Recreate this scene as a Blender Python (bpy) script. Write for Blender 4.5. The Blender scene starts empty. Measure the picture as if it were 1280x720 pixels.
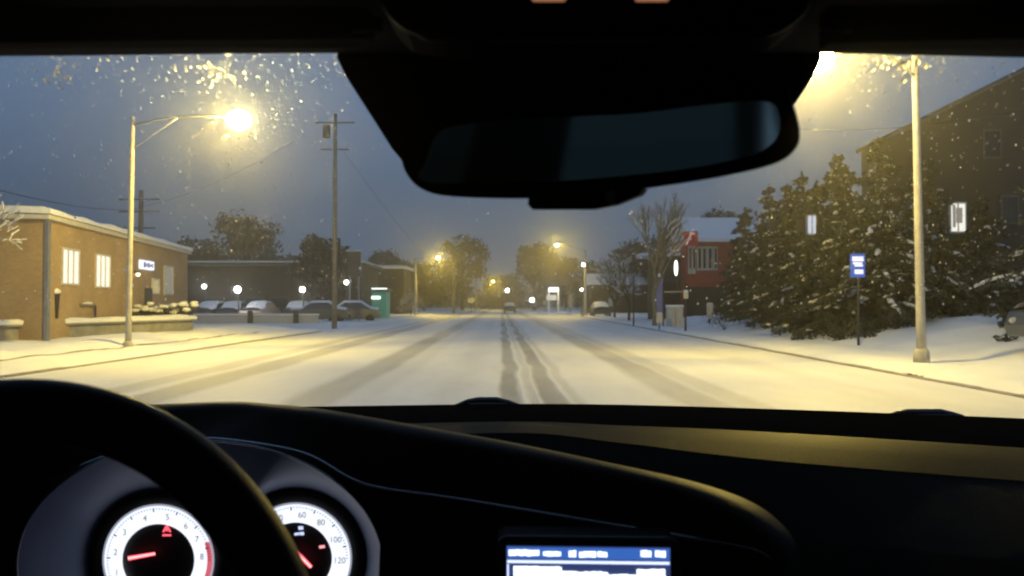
import bpy, math, random
import numpy as np
from mathutils import Vector, Matrix
random.seed(7); rng = np.random.default_rng(7)
PI = math.pi
scene = bpy.context.scene
COL = scene.collection
F = 985.0; PITCH = math.atan(20/985.0); CZ = 1.4
cP, sP = math.cos(PITCH), math.sin(PITCH)

def ray(px, py):
    u = (px-640)/F; v = (360-py)/F
    y = cP - v*sP; z = sP + v*cP
    return u/y, z/y                      # per metre of Y
def at(px, py, Y):
    a, b = ray(px, py); return Vector((a*Y, Y, CZ+b*Y))
def gnd(px, py, z=0.0):
    a, b = ray(px, py); Y = (z-CZ)/b; return Vector((a*Y, Y, z))

# ------------------------------------------------------------------ materials
def nt(name):
    m = bpy.data.materials.new(name); m.use_nodes = True
    n = m.node_tree.nodes; l = m.node_tree.links
    return m, n, l, n['Principled BSDF']
def mat(name, col, rough=.7, var=.15, scale=8, metal=0, spec=.5, bump=0, bscale=40, coat=0):
    m, n, l, p = nt(name)
    tc = n.new('ShaderNodeTexCoord'); no = n.new('ShaderNodeTexNoise')
    no.inputs['Scale'].default_value = scale; no.inputs['Detail'].default_value = 5
    l.new(tc.outputs['Object'], no.inputs['Vector'])
    r = n.new('ShaderNodeValToRGB')
    r.color_ramp.elements[0].position = .3; r.color_ramp.elements[1].position = .7
    r.color_ramp.elements[0].color = [c*(1-var) for c in col]+[1]
    r.color_ramp.elements[1].color = [min(1, c*(1+var)) for c in col]+[1]
    l.new(no.outputs['Fac'], r.inputs['Fac']); l.new(r.outputs['Color'], p.inputs['Base Color'])
    p.inputs['Roughness'].default_value = rough; p.inputs['Metallic'].default_value = metal
    p.inputs['Specular IOR Level'].default_value = spec
    if coat: p.inputs['Coat Weight'].default_value = coat
    if bump:
        n2 = n.new('ShaderNodeTexNoise'); n2.inputs['Scale'].default_value = bscale; n2.inputs['Detail'].default_value = 6
        l.new(tc.outputs['Object'], n2.inputs['Vector'])
        b = n.new('ShaderNodeBump'); b.inputs['Strength'].default_value = bump; b.inputs['Distance'].default_value = .02
        l.new(n2.outputs['Fac'], b.inputs['Height']); l.new(b.outputs['Normal'], p.inputs['Normal'])
    return m
def emis(name, col, s, clear=False, base=(.02, .02, .02)):
    m, n, l, p = nt(name)
    if clear:
        n.remove(p); e = n.new('ShaderNodeEmission'); t = n.new('ShaderNodeBsdfTransparent'); a = n.new('ShaderNodeAddShader')
        e.inputs['Color'].default_value = (*col, 1); e.inputs['Strength'].default_value = s
        l.new(e.outputs[0], a.inputs[0]); l.new(t.outputs[0], a.inputs[1]); l.new(a.outputs[0], n['Material Output'].inputs['Surface'])
    else:
        p.inputs['Base Color'].default_value = (*base, 1); p.inputs['Roughness'].default_value = .6
        p.inputs['Emission Color'].default_value = (*col, 1); p.inputs['Emission Strength'].default_value = s
    return m
def brick(name, c1, c2, mortar, scale=5):
    m, n, l, p = nt(name)
    tc = n.new('ShaderNodeTexCoord'); mp = n.new('ShaderNodeMapping'); mp.inputs['Rotation'].default_value = (PI/2, 0, 0)
    # bricks laid out on (x+y, z)
    sx = n.new('ShaderNodeSeparateXYZ'); l.new(tc.outputs['Object'], sx.inputs[0])
    ad = n.new('ShaderNodeMath'); l.new(sx.outputs[0], ad.inputs[0]); l.new(sx.outputs[1], ad.inputs[1])
    cb = n.new('ShaderNodeCombineXYZ'); l.new(ad.outputs[0], cb.inputs[0]); l.new(sx.outputs[2], cb.inputs[1])
    b = n.new('ShaderNodeTexBrick'); b.inputs['Scale'].default_value = scale
    b.inputs['Color1'].default_value = (*c1, 1); b.inputs['Color2'].default_value = (*c2, 1); b.inputs['Mortar'].default_value = (*mortar, 1)
    l.new(cb.outputs[0], b.inputs['Vector'])
    no = n.new('ShaderNodeTexNoise'); no.inputs['Scale'].default_value = .8; no.inputs['Detail'].default_value = 6
    l.new(tc.outputs['Object'], no.inputs['Vector'])
    mx = n.new('ShaderNodeMix'); mx.data_type = 'RGBA'; mx.blend_type = 'MULTIPLY'; mx.inputs[0].default_value = .45
    l.new(b.outputs['Color'], mx.inputs[6]); l.new(no.outputs['Fac'], mx.inputs[7]); l.new(mx.outputs[2], p.inputs['Base Color'])
    p.inputs['Roughness'].default_value = .85
    return m

SNOWC = (.80, .82, .85)
snow = mat('snow', SNOWC, .75, .05, 1.2, bump=.6, bscale=3)
snow_fine = mat('snow_fine', SNOWC, .75, .06, 6, bump=.6, bscale=14)
concrete = mat('concrete', (.28, .27, .25), .85, .25, 3, bump=.3)
concrete_pole = mat('concrete_pole', (.42, .40, .36), .8, .2, 5, bump=.3)
wood = mat('weathered_wood', (.17, .16, .145), .85, .3, 4, bump=.5)
metal = mat('galvanised_metal', (.35, .36, .37), .45, .15, 6, metal=.8)
darkmetal = mat('dark_metal', (.05, .05, .055), .5, .2, 6, metal=.5)
wire = mat('black_cable', (.02, .02, .02), .6)
brick_tan = brick('tan_brick', (.52, .36, .19), (.42, .285, .14), (.5, .42, .3), 4)
brick_dark = brick('dark_brick', (.045, .036, .033), (.06, .048, .04), (.07, .065, .06), 4)
red_wall = mat('red_siding', (.27, .036, .03), .7, .2, 2)
dark_siding = mat('dark_siding', (.03, .028, .026), .85, .3, 2)
grey_siding = mat('grey_siding', (.10, .10, .11), .8, .2, 2)
cream = mat('cream_trim', (.55, .53, .48), .7, .1, 4)
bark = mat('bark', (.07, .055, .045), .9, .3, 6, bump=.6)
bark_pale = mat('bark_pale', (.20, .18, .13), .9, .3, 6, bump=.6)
needles = mat('needles', (.032, .040, .028), .8, .45, 1.5)
twigm = mat('twigs', (.028, .027, .026), .9, .3, 1)
shrubm = mat('shrub', (.07, .06, .035), .85, .4, 2)
car_paint = mat('car_paint', (.08, .09, .11), .3, .05, 3, metal=.3, coat=.1)
rubber = mat('rubber', (.02, .02, .02), .8)
glass_dark = mat('dark_glass', (.02, .025, .03), .08, .1)
plastic = mat('dash_plastic', (.0014, .0013, .0011), .5, .2, 60, spec=.02, bump=.1, bscale=420)
plastic_soft = mat('soft_plastic', (.005, .005, .005), .6, .2, 60, spec=.03, bump=.2, bscale=420)
plastic_gloss = mat('gloss_plastic', (.010, .010, .011), .3, .1, 20)
leather = mat('wheel_leather', (.005, .005, .005), .42, .2, 60, spec=.12, bump=.12, bscale=500)
vent_black = mat('vent_black', (.005, .005, .005), .9, .2, 60, spec=0)
lining = mat('roof_fabric', (.007, .007, .007), .95, .2, 90, bump=.2, bscale=500)
seatfab = mat('seat_fabric', (.02, .02, .02), .95, .2, 90)
chrome = mat('chrome_trim', (.55, .56, .58), .25, .05, 20, metal=1)
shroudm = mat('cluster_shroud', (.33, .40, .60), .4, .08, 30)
blackmat = mat('matt_black', (.004, .004, .004), .7, .1, 20)

# ------------------------------------------------------------------ mesh builder
class MB:
    def __init__(s): s.v = []; s.f = []
    def quad(s, a, b, c, d):
        i = len(s.v); s.v += [a, b, c, d]; s.f.append((i, i+1, i+2, i+3))
    def poly(s, pts):
        i = len(s.v); s.v += list(pts); s.f.append(tuple(range(i, i+len(pts))))
    def box(s, c, d, rz=0, ry=0):
        M = Matrix.Rotation(rz, 3, 'Z') @ Matrix.Rotation(ry, 3, 'Y'); c = Vector(c); i = len(s.v)
        for z in (-.5, .5):
            for x, y in ((-.5, -.5), (.5, -.5), (.5, .5), (-.5, .5)):
                s.v.append(c + M @ Vector((x*d[0], y*d[1], z*d[2])))
        s.f += [tuple(i+k for k in q) for q in ((0, 3, 2, 1), (4, 5, 6, 7), (0, 1, 5, 4), (1, 2, 6, 5), (2, 3, 7, 6), (3, 0, 4, 7))]
    def tube(s, pts, r, n=8, cap=True):
        pts = [Vector(p) for p in pts]; m = len(pts)
        rs = r if isinstance(r, (list, tuple)) else [r]*m
        i0 = len(s.v); up0 = None
        for k, p in enumerate(pts):
            t = (pts[min(k+1, m-1)]-pts[max(k-1, 0)]).normalized()
            ref = Vector((0, 0, 1)) if abs(t.z) < .9 else Vector((1, 0, 0))
            if up0 is not None and abs(up0.dot(t)) < .95: ref = up0
            a = t.cross(ref).normalized(); b = a.cross(t).normalized(); up0 = b
            for j in range(n):
                th = 2*PI*j/n; s.v.append(p+(a*math.cos(th)+b*math.sin(th))*rs[k])
        for k in range(m-1):
            for j in range(n):
                a_ = i0+k*n+j; b_ = i0+k*n+(j+1) % n
                s.f.append((a_, b_, b_+n, a_+n))
        if cap:
            s.f.append(tuple(i0+j for j in range(n))[::-1]); s.f.append(tuple(i0+(m-1)*n+j for j in range(n)))
    def ball(s, c, r, nu=10, nv=6, jit=0):
        if not isinstance(r, (tuple, list)): r = (r, r, r)
        c = Vector(c); i = len(s.v)
        s.v.append(c+Vector((0, 0, r[2])))
        for k in range(1, nv):
            ph = PI*k/nv
            for j in range(nu):
                th = 2*PI*j/nu; q = 1+jit*(random.random()-.5)
                s.v.append(c+Vector((r[0]*math.sin(ph)*math.cos(th)*q, r[1]*math.sin(ph)*math.sin(th)*q, r[2]*math.cos(ph)*q)))
        s.v.append(c-Vector((0, 0, r[2]))); e = len(s.v)-1
        for j in range(nu):
            s.f.append((i, i+1+j, i+1+(j+1) % nu))
            for k in range(nv-2):
                a = i+1+k*nu+j; b = i+1+k*nu+(j+1) % nu
                s.f.append((a, a+nu, b+nu, b))
            s.f.append((i+1+(nv-2)*nu+j, e, i+1+(nv-2)*nu+(j+1) % nu))
    def loft(s, rows, closed=False):
        i = len(s.v); n = len(rows[0])
        for r in rows: s.v += [Vector(p) for p in r]
        for k in range(len(rows)-1):
            for j in range(n if closed else n-1):
                a = i+k*n+j; b = i+k*n+(j+1) % n
                s.f.append((a, b, b+n, a+n))
    def add(s, vs, fs):
        i = len(s.v); s.v += [Vector(v) for v in vs]; s.f += [tuple(i+k for k in f) for f in fs]
    def build(s, name, material, parent=None, smooth=False, bevel=0):
        base = worldpos(parent) if parent else Vector((0, 0, 0))
        me = bpy.data.meshes.new(name)
        if parent: vs = [tuple(Vector(v)-base) for v in s.v]
        else: vs = [tuple(v) for v in s.v]
        me.from_pydata(vs, [], s.f); me.update()
        if smooth: me.polygons.foreach_set('use_smooth', [True]*len(me.polygons))
        mats = material if isinstance(material, list) else [material]
        for m in mats: me.materials.append(m)
        o = bpy.data.objects.new(name, me); COL.objects.link(o); o.parent = parent
        if bevel:
            b = o.modifiers.new('b', 'BEVEL'); b.width = bevel; b.segments = 2; b.limit_method = 'ANGLE'
        return o
def worldpos(o):
    p = Vector((0, 0, 0))
    while o: p += Vector(o.location); o = o.parent
    return p
def tag(o, label, cat=None, group=None, kind=None):
    if label: o['label'] = label
    if cat: o['category'] = cat
    if group: o['group'] = group
    if kind: o['kind'] = kind
    return o
def empty(name, loc, label, cat, group=None):
    o = bpy.data.objects.new(name, None); o.location = loc; COL.objects.link(o); return tag(o, label, cat, group)
def dup(root, loc, label, rz=0, s=1):
    def cp(o, parent):
        c = o.copy(); COL.objects.link(c); c.parent = parent
        for ch in [x for x in o.children]: cp(ch, c)
        return c
    r = cp(root, None); r.location = loc; r.rotation_euler = (0, 0, rz); r.scale = (s, s, s); r['label'] = label
    return r
def pointlight(name, loc, col, watts, radius=.1, parent=None):
    d = bpy.data.lights.new(name, 'POINT'); d.color = col; d.energy = watts; d.shadow_soft_size = radius
    o = bpy.data.objects.new(name, d); COL.objects.link(o)
    o.location = Vector(loc)-(worldpos(parent) if parent else Vector((0, 0, 0))); o.parent = parent
    return o
def catmull(pts, N):
    P = [np.array(p, float) for p in pts]; out = []; m = len(P)-1
    for k in range(N):
        t = k/(N-1)*m; i = min(int(t), m-1); u = t-i
        p0 = P[max(i-1, 0)]; p1 = P[i]; p2 = P[i+1]; p3 = P[min(i+2, m)]
        out.append(.5*((2*p1)+(-p0+p2)*u+(2*p0-5*p1+4*p2-p3)*u*u+(-p0+3*p1-3*p2+p3)*u**3))
    return out
def pxrow(pts, N=90):                     # (px, py, Y) control points -> N world points
    return [at(*q) for q in catmull(pts, N)]

# ------------------------------------------------------------------ camera, world
cam = bpy.data.cameras.new('camera'); camo = bpy.data.objects.new('camera', cam); COL.objects.link(camo)
camo.location = (0, 0, CZ); camo.rotation_euler = (PI/2+PITCH, 0, 0)
cam.sensor_width = 36; cam.lens = 36*F/1280; cam.clip_end = 2000; cam.clip_start = .02
cam.dof.use_dof = True; cam.dof.focus_distance = 1.7; cam.dof.aperture_fstop = 9
scene.camera = camo
scene.view_settings.view_transform = 'Standard'; scene.view_settings.look = 'None'
scene.view_settings.exposure = .2; scene.view_settings.gamma = 1
W = bpy.data.worlds.new('World'); scene.world = W; W.use_nodes = True
wn, wl = W.node_tree.nodes, W.node_tree.links
sky = wn.new('ShaderNodeTexSky'); sky.sky_type = 'NISHITA'; sky.sun_disc = False
sky.sun_elevation = math.radians(-4); sky.sun_rotation = math.radians(200); sky.dust_density = 2; sky.ozone_density = 3
bg = wn['Background']; bg.inputs['Strength'].default_value = 1
# overcast cloud deck over the twilight sky
tc = wn.new('ShaderNodeTexCoord'); no = wn.new('ShaderNodeTexNoise'); no.inputs['Scale'].default_value = 1.6; no.inputs['Detail'].default_value = 4
wl.new(tc.outputs['Generated'], no.inputs['Vector'])
rp = wn.new('ShaderNodeValToRGB'); rp.color_ramp.elements[0].color = (.13, .22, .375, 1); rp.color_ramp.elements[1].color = (.155, .25, .41, 1)
rp.color_ramp.elements[0].position = .35; rp.color_ramp.elements[1].position = .65
wl.new(no.outputs['Fac'], rp.inputs['Fac'])
mul = wn.new('ShaderNodeMix'); mul.data_type = 'RGBA'; mul.blend_type = 'MIX'; mul.inputs[0].default_value = .92
sc_ = wn.new('ShaderNodeVectorMath'); sc_.operation = 'SCALE'; sc_.inputs['Scale'].default_value = .6
wl.new(sky.outputs[0], sc_.inputs[0]); wl.new(sc_.outputs[0], mul.inputs[6]); wl.new(rp.outputs['Color'], mul.inputs[7])
wl.new(mul.outputs[2], bg.inputs['Color'])
sd = bpy.data.lights.new('sun', 'SUN'); sd.energy = .02; sd.angle = math.radians(30); sd.color = (.75, .85, 1)
so = bpy.data.objects.new('sun', sd); COL.objects.link(so); so.rotation_euler = (math.radians(35), 0, math.radians(20))

# ------------------------------------------------------------------ ground
def sstep(x, a, b):
    t = min(1, max(0, (x-a)/(b-a))); return t*t*(3-2*t)
from mathutils import noise as mn
def nz(x, y, s=1, seed=0): return mn.noise(Vector((x*s+seed, y*s+seed*.7, seed)))
RL, RR = -9.6, 7.6
SIDE0, SIDE1 = 41, 50.5                     # side street joining from the left
def gz(x, y):
    z = -.06
    side = sstep(y, SIDE0-1, SIDE0+1)*(1-sstep(y, SIDE1-1, SIDE1+1)) if x < RL else 0
    if x > RR:
        d = x-RR
        far = sstep(y, 40, 75)
        z = -.06+.20*sstep(d, .0, .5)+(.78*sstep(d, 2.6, 7.5))*(1-far)*(.35+.65*sstep(y, 18.5, 22))+.10*sstep(d, 2.4, 3.4)
        z += .07*nz(x, y, .9, 3)*sstep(d, .3, 1.5)+.20*max(0, nz(x, y, .45, 8))*sstep(d, 2.5, 4)+.03*nz(x, y, 3, 1)*sstep(d, .2, .6)
    elif x < RL:
        d = RL-x
        z = -.06+(.20*sstep(d, .0, .5)+.06*nz(x, y, .8, 5)*sstep(d, .3, 1.5)+.03*nz(x, y, 3, 2)*sstep(d, .2, .6)
                  + .25*sstep(d, 1.2, 2.4)*(1-sstep(y, 40, 44))*(.6+.6*nz(x, y, .5, 11)))*(1-side)
    return z
def axis(a, b, fine0, fine1, df, grow=1.18):
    out = [fine0]
    while out[-1] < fine1: out.append(out[-1]+df)
    d = df; x = out[-1]
    while x < b: d *= grow; x += d; out.append(min(x, b))
    d = df; x = fine0; pre = []
    while x > a: d *= grow; x -= d; pre.append(max(x, a))
    return pre[::-1]+out
xs = axis(-400, 400, -22, 22, .3); ys = axis(-60, 400, 6, 50, .4, 1.12)
b = MB(); nx = len(xs)
b.loft([[(x, y, gz(x, y)) for x in xs] for y in ys])
g = b.build('ground', snow, None, True); tag(g, 'snow covered ground and verges beside the street', kind='structure')

def road_material():
    m, n, l, p = nt('snowy_road')
    tc = n.new('ShaderNodeTexCoord'); sx = n.new('ShaderNodeSeparateXYZ'); l.new(tc.outputs['Object'], sx.inputs[0])
    def math_(op, a, b=None, clamp=False):
        q = n.new('ShaderNodeMath'); q.operation = op; q.use_clamp = clamp
        for i, v in enumerate((a, b)):
            if v is None: continue
            if isinstance(v, (int, float)): q.inputs[i].default_value = v
            else: l.new(v, q.inputs[i])
        return q.outputs[0]
    def noise(scale, detail=4, stretch=(1, 1, 1), rough=.5):
        mp = n.new('ShaderNodeMapping'); mp.inputs['Scale'].default_value = stretch; l.new(tc.outputs['Object'], mp.inputs[0])
        q = n.new('ShaderNodeTexNoise'); q.inputs['Scale'].default_value = scale; q.inputs['Detail'].default_value = detail
        q.inputs['Roughness'].default_value = rough
        l.new(mp.outputs[0], q.inputs['Vector']); return q.outputs['Fac']
    wob = math_('MULTIPLY', math_('SUBTRACT', noise(.35, 2, (.0, .35, 1)), .5), .5)
    fine = math_('MULTIPLY', math_('SUBTRACT', noise(3, 6, (1, .10, 1), .7), .5), .22)
    drift = math_('MULTIPLY', math_('SUBTRACT', sx.outputs[1], 12), .014)
    X = math_('ADD', math_('ADD', math_('ADD', sx.outputs[0], drift), wob), fine)
    total = None
    #          centre  halfwidth soft  strength
    for c, hw, sf, st in ((-6.35, .16, .25, .5), (-5.4, .24, .30, .72), (-2.85, .22, .32, .74), (-2.2, .12, .3, .2),
                          (.0, .09, .12, 1.0), (.62, .10, .13, 1.0), (.33, .03, .10, .4), (.95, .03, .12, .45), (-.9, .1, .4, .15), (2.7, .20, .30, .70), (3.3, .12, .25, .45), (5.6, .2, .5, .15)):
        d = math_('ABSOLUTE', math_('SUBTRACT', X, c))
        k = n.new('ShaderNodeMapRange'); k.interpolation_type = 'SMOOTHSTEP'
        k.inputs['From Min'].default_value = hw; k.inputs['From Max'].default_value = hw+sf
        k.inputs['To Min'].default_value = st; k.inputs['To Max'].default_value = 0
        l.new(d, k.inputs['Value']); total = k.outputs[0] if total is None else math_('MAXIMUM', total, k.outputs[0])
    patch = noise(.5, 5, (1, .25, 1), .6)
    pr = n.new('ShaderNodeMapRange'); pr.inputs['From Min'].default_value = .35; pr.inputs['From Max'].default_value = .62
    pr.inputs['To Min'].default_value = .62; pr.inputs['To Max'].default_value = 1; l.new(patch, pr.inputs['Value'])
    f = math_('MULTIPLY', total, pr.outputs[0], True)
    slush = n.new('ShaderNodeMix'); slush.data_type = 'RGBA'
    slush.inputs[6].default_value = (.80, .81, .84, 1); slush.inputs[7].default_value = (.34, .33, .31, 1)
    l.new(f, slush.inputs[0])
    mo = n.new('ShaderNodeMix'); mo.data_type = 'RGBA'; mo.blend_type = 'MULTIPLY'; mo.inputs[0].default_value = 1
    r2 = n.new('ShaderNodeMapRange'); r2.inputs['From Min'].default_value = .3; r2.inputs['From Max'].default_value = .7
    r2.inputs['To Min'].default_value = .86; r2.inputs['To Max'].default_value = 1; l.new(noise(1.1, 6, (1, .3, 1), .6), r2.inputs['Value'])
    l.new(slush.outputs[2], mo.inputs[6]); l.new(r2.outputs[0], mo.inputs[7]); l.new(mo.outputs[2], p.inputs['Base Color'])
    p.inputs['Roughness'].default_value = .6
    h = math_('ADD', math_('MULTIPLY', f, -1.0), math_('MULTIPLY', noise(5, 5, (1, .6, 1), .6), .5))
    bp = n.new('ShaderNodeBump'); bp.inputs['Strength'].default_value = .7; bp.inputs['Distance'].default_value = .03
    l.new(h, bp.inputs['Height']); l.new(bp.outputs['Normal'], p.inputs['Normal'])
    return m
b = MB(); yr = axis(-50, 398, 6, 50, 1, 1.15)
b.loft([[(RL-.15+(RR-RL+.3)*i/24, y, .0) for i in range(25)] for y in yr])
tag(b.build('road', road_material()), 'straight snow covered road with grey tyre tracks', kind='structure')
# kerbs, half buried in snow
def kerb(x, y0, y1, label):
    b = MB(); y = y0
    while y < y1:
        L = 1.0
        b.box((x, y+L/2, -.052+.02*random.random()), (.16, L-.02, .15)); y += L
    return tag(b.build('kerb', concrete, None, False, .012), label, kind='structure')
kerb(RR+.08, 4, 90, 'right hand stone kerb half buried in snow')
kerb(RL-.08, 4, SIDE0-1, 'left hand stone kerb half buried in snow')
# trampled brown slush line along the walkway behind the right kerb
def strip(name, pts, w, m, label):
    b = MB(); rows = []
    for k, (x, y) in enumerate(pts):
        ww = w*(.6+.8*random.random()); rows.append([(x-ww/2, y, gz(x-ww/2, y)+.012), (x, y, gz(x, y)+.02), (x+ww/2, y, gz(x+ww/2, y)+.012)])
    b.loft(rows); return tag(b.build(name, m, None, True), label, kind='structure')
slushm = mat('trampled_slush', (.22, .19, .15), .7, .4, 3, bump=.5, bscale=8)
strip('path', [(RL-1.5+.6*nz(0, y*.35, .4, 9), y*.35) for y in range(48, 100)], .10, slushm, 'thin brown slush line along the left kerb')

# ------------------------------------------------------------------ street lamps
SOD = (1.0, .69, .06)
lampmat = emis('sodium_lamp_glass', (1, .77, .30), 185, clear=True)
lampmat_far = emis('far_sodium_lamp_glass', (1, .76, .28), 45, clear=True)
def street_lamp(base, top, head, rp, label, watts, rb=.09, glow=lampmat, grp='sodium street lamps along the street', polemat=concrete_pole, col=SOD, aim=5):
    root = empty('street_lamp', base, label, 'street lamp', grp)
    base = Vector(base); top = Vector(top); head = Vector(head)
    b = MB(); n = 9
    b.tube([base.lerp(top, k/(n-1)) for k in range(n)], [rb*(1-.35*k/(n-1)) for k in range(n)], 12); b.build('pole', polemat, root, True)
    b = MB(); b.tube([base+Vector((0, 0, -.1)), base+Vector((0, 0, .25)), base+Vector((0, 0, .32))], [rb*1.7, rb*1.6, rb*1.1], 12); b.build('pole_base', polemat, root, True)
    dv = head-top; dn = Vector((dv.x, dv.y, 0)).normalized()
    a0 = top+Vector((0, 0, -.25)); a1 = head-dn*.35+Vector((0, 0, .1)); b = MB()
    mid = a0.lerp(a1, .5)+Vector((0, 0, .12))
    b.tube([a0, a0.lerp(mid, .5)+Vector((0, 0, .04)), mid, mid.lerp(a1, .5)+Vector((0, 0, .04)), a1], .035, 8)
    b.tube([top+Vector((0, 0, -.95)), mid], .018, 6)
    b.build('bracket_arm', metal, root, True)
    b = MB()
    prof = [(-.42, .05, .05), (-.34, .09, .07), (-.1, .16, .10), (.15, .18, .10), (.3, .12, .06), (.36, .02, .02)]
    side = dn.cross(Vector((0, 0, 1))); rows = []
    for (s, w, h) in prof:
        c = head+dn*s+Vector((0, 0, .10)); rows.append([c+side*w*math.cos(2*PI*j/12)+Vector((0, 0, h*max(-.25, math.sin(2*PI*j/12)))) for j in range(12)])
    b.loft(rows, True); b.poly(rows[0][::-1]); b.poly(rows[-1]); b.build('lamp_head', metal, root, True)
    b = MB(); gr = .34 if glow is lampmat else .22; b.ball(head+dn*.06, (gr, gr, gr*.8), 20, 12); b.build('lamp_glass', glow, root, True)  # near globes oversized, so the ball itself carries the lamp's bloom
    # batwing light distribution of a road lantern: one broad beam down, one each way along the road
    tx = math.tan(math.radians(aim))
    for dy, cone, k in ((0, 160, .60), (2.3, 84, 1.9), (-1.9, 88, .6)):
        sp = bpy.data.lights.new('lamp_light', 'SPOT'); sp.color = col; sp.energy = watts*k; sp.shadow_soft_size = .12
        sp.spot_size = math.radians(cone); sp.spot_blend = .8 if dy == 0 else 1
        o = bpy.data.objects.new('lamp_light', sp); COL.objects.link(o); o.parent = root
        o.location = head+dn*.06+Vector((0, 0, -.02))-base
        o.rotation_euler = Vector((dn.x*tx, dn.y*tx+dy, -1)).to_track_quat('-Z', 'Y').to_euler()
    return root
YL, YR = 23, 17.2
s1 = street_lamp(gnd(160, 440), at(166, 146, YL), at(296, 150, YL-.6), None, 'nearest street lamp on the left, glowing in front of the long brick building', 3500, aim=-24)
pr_ = at(1152, 462, YR); pr_.z = gz(pr_.x, pr_.y)
s2 = street_lamp(pr_, at(1143, 40, YR-.3), at(1024, 74, YR-.8), None, 'nearest street lamp on the right, tall yellow lit pole before the snowy conifers', 2350, .10, aim=17)
def far_lamp(pbx, pby, ptx, pty, hx, hy, Y, label, w):
    base = at(pbx, pby, Y); base.z = 0.0
    return street_lamp(base, at(ptx, pty, Y), at(hx, hy, Y), None, label, w, .17, glow=lampmat_far)
far_lamp(520, 394, 519, 322, 547, 322, 92, 'distant street lamp left of the road, second from the left building', 3600)
far_lamp(732, 394, 731, 312, 697, 306, 88, 'distant street lamp right of the road, arm reaching left over the lane', 3600)
far_lamp(595, 388, 595, 350, 616, 352, 175, 'farthest street lamp, small yellow glow at the end of the road', 4500)

# ------------------------------------------------------------------ utility poles and wires
def utility_pole(px, pyb, pyt, Y, label, r=.16, arms=((.97, 1.25), (.90, .9)), tx=0, z0=0):
    base = at(px, pyb, Y); base.z = z0; top = at(px, pyt, Y); top.x = base.x+tx
    root = empty('utility_pole', base, label, 'utility pole', 'wooden utility poles')
    b = MB(); b.tube([base, base.lerp(top, .5), top], [r, r*.85, r*.65], 10); b.build('pole', wood, root, True)
    for f, w in arms:
        c = base.lerp(top, f); b = MB(); b.box(c+Vector((0, -r, 0)), (w*2, .09, .08)); b.build('crossarm', wood, root, False, .01)
        for s in (-.9, -.4, .4, .9):
            b = MB(); b.tube([c+Vector((s*w, -r, .06)), c+Vector((s*w, -r, .22))], [.04, .025], 6); b.build('insulator', cream, root, True)
    return root, top
u1, t1 = utility_pole(418, 404, 142, 45, 'tall dark utility pole with crossarms left of the road', .15, ((.955, 1.15), (.83, .8)))
c = at(408, 172, 45); b = MB(); b.tube([c, c+Vector((0, 0, .7))], .22, 10); b.build('transformer_can', darkmetal, u1, True)
u2, t2 = utility_pole(175, 400, 238, 50, 'dark utility pole rising behind the long brick building', .2, ((.93, 1.3), (.84, 1.3), (.72, 1.0)))
u3, t3 = utility_pole(567, 390, 335, 120, 'thin distant utility pole in front of the far bare trees', .2, ((.93, .8),))
def cable(a, c, sag, label, r=.011):
    b = MB(); n = 18
    b.tube([Vector(a).lerp(Vector(c), k/n)-Vector((0, 0, 4*sag*(k/n)*(1-k/n))) for k in range(n+1)], r, 5)
    return tag(b.build('overhead_cable', wire), label, 'cable', 'overhead cables')
cable(at(-160, 190, 22), at(172, 262, 50), .5, 'black overhead cable sagging from the left edge to the pole behind the brick building', .018)
cable(at(160, 262, 50), at(400, 152, 45), .8, 'thin overhead cable between the two left utility poles')
cable(at(430, 190, 45), at(560, 340, 120), 1.0, 'thin overhead cable running down the street from the tall utility pole')
cable(at(985, 160, 40), at(1330, 128, 24), .4, 'thin overhead cable crossing behind the right street lamp')

# ------------------------------------------------------------------ left brick building
def lerp(a, b, t): return a+(b-a)*t
BA = Vector((-14.6, 24.6, 0)); BB = Vector((-17.3, 42.0, 0))     # foot of the street facade, near and far
bl = empty('brick_building', BA, 'long flat roofed tan brick building with lit windows on the left', 'building')
u = (BB-BA).normalized(); nrm = Vector((u.y, -u.x, 0))            # towards the street
L = (BB-BA).length; BH = 4.05
def fp(s, z, o=0): return BA+u*s+nrm*o+Vector((0, 0, z))
def fbox(bb, s0, s1, z0, z1, o0, o1):
    c = fp((s0+s1)/2, (z0+z1)/2, (o0+o1)/2)
    bb.box(c, (s1-s0, o1-o0, z1-z0), math.atan2(u.y, u.x))
b = MB(); b.add([fp(0, -.2), fp(L, -.2), fp(L, BH), fp(0, BH), fp(0, -.2, -14), fp(L, -.2, -14), fp(L, BH, -14), fp(0, BH, -14)],
                [(0, 1, 2, 3), (1, 5, 6, 2), (5, 4, 7, 6), (4, 0, 3, 7)])
b.build('wall', brick_tan, bl)
b = MB(); fbox(b, -.15, L+.15, BH, BH+.16, -14.2, .16); b.build('roof', cream, bl)
b = MB(); n = 40; rows = []
for k in range(n+1):
    s = -.2+(L+.4)*k/n; h = .22+.07*nz(s, 0, .8, 2)
    rows.append([fp(s, BH+.163, .22), fp(s, BH+.163+h*.7, .20), fp(s, BH+.163+h, .05), fp(s, BH+.18+h, -1), fp(s, BH+.2+h, -14)])
b.loft(rows); b.poly(rows[0]); b.poly(rows[-1][::-1]); b.build('roof_snow', snow_fine, bl, True)
litwin = emis('lit_window_pane', (1.0, .93, .74), 1.15)
dimwin = emis('dim_window_pane', (.75, .72, .60), .28)
blindm = mat('window_blind', (.5, .46, .36), .8)
def s_of(px):                                                       # where a column of the photo meets the facade
    a = (px-640)/F/ (cP); 
    # x = a*y ; point BA+u*s
    return (a*BA.y-BA.x)/(u.x-a*u.y)
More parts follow.
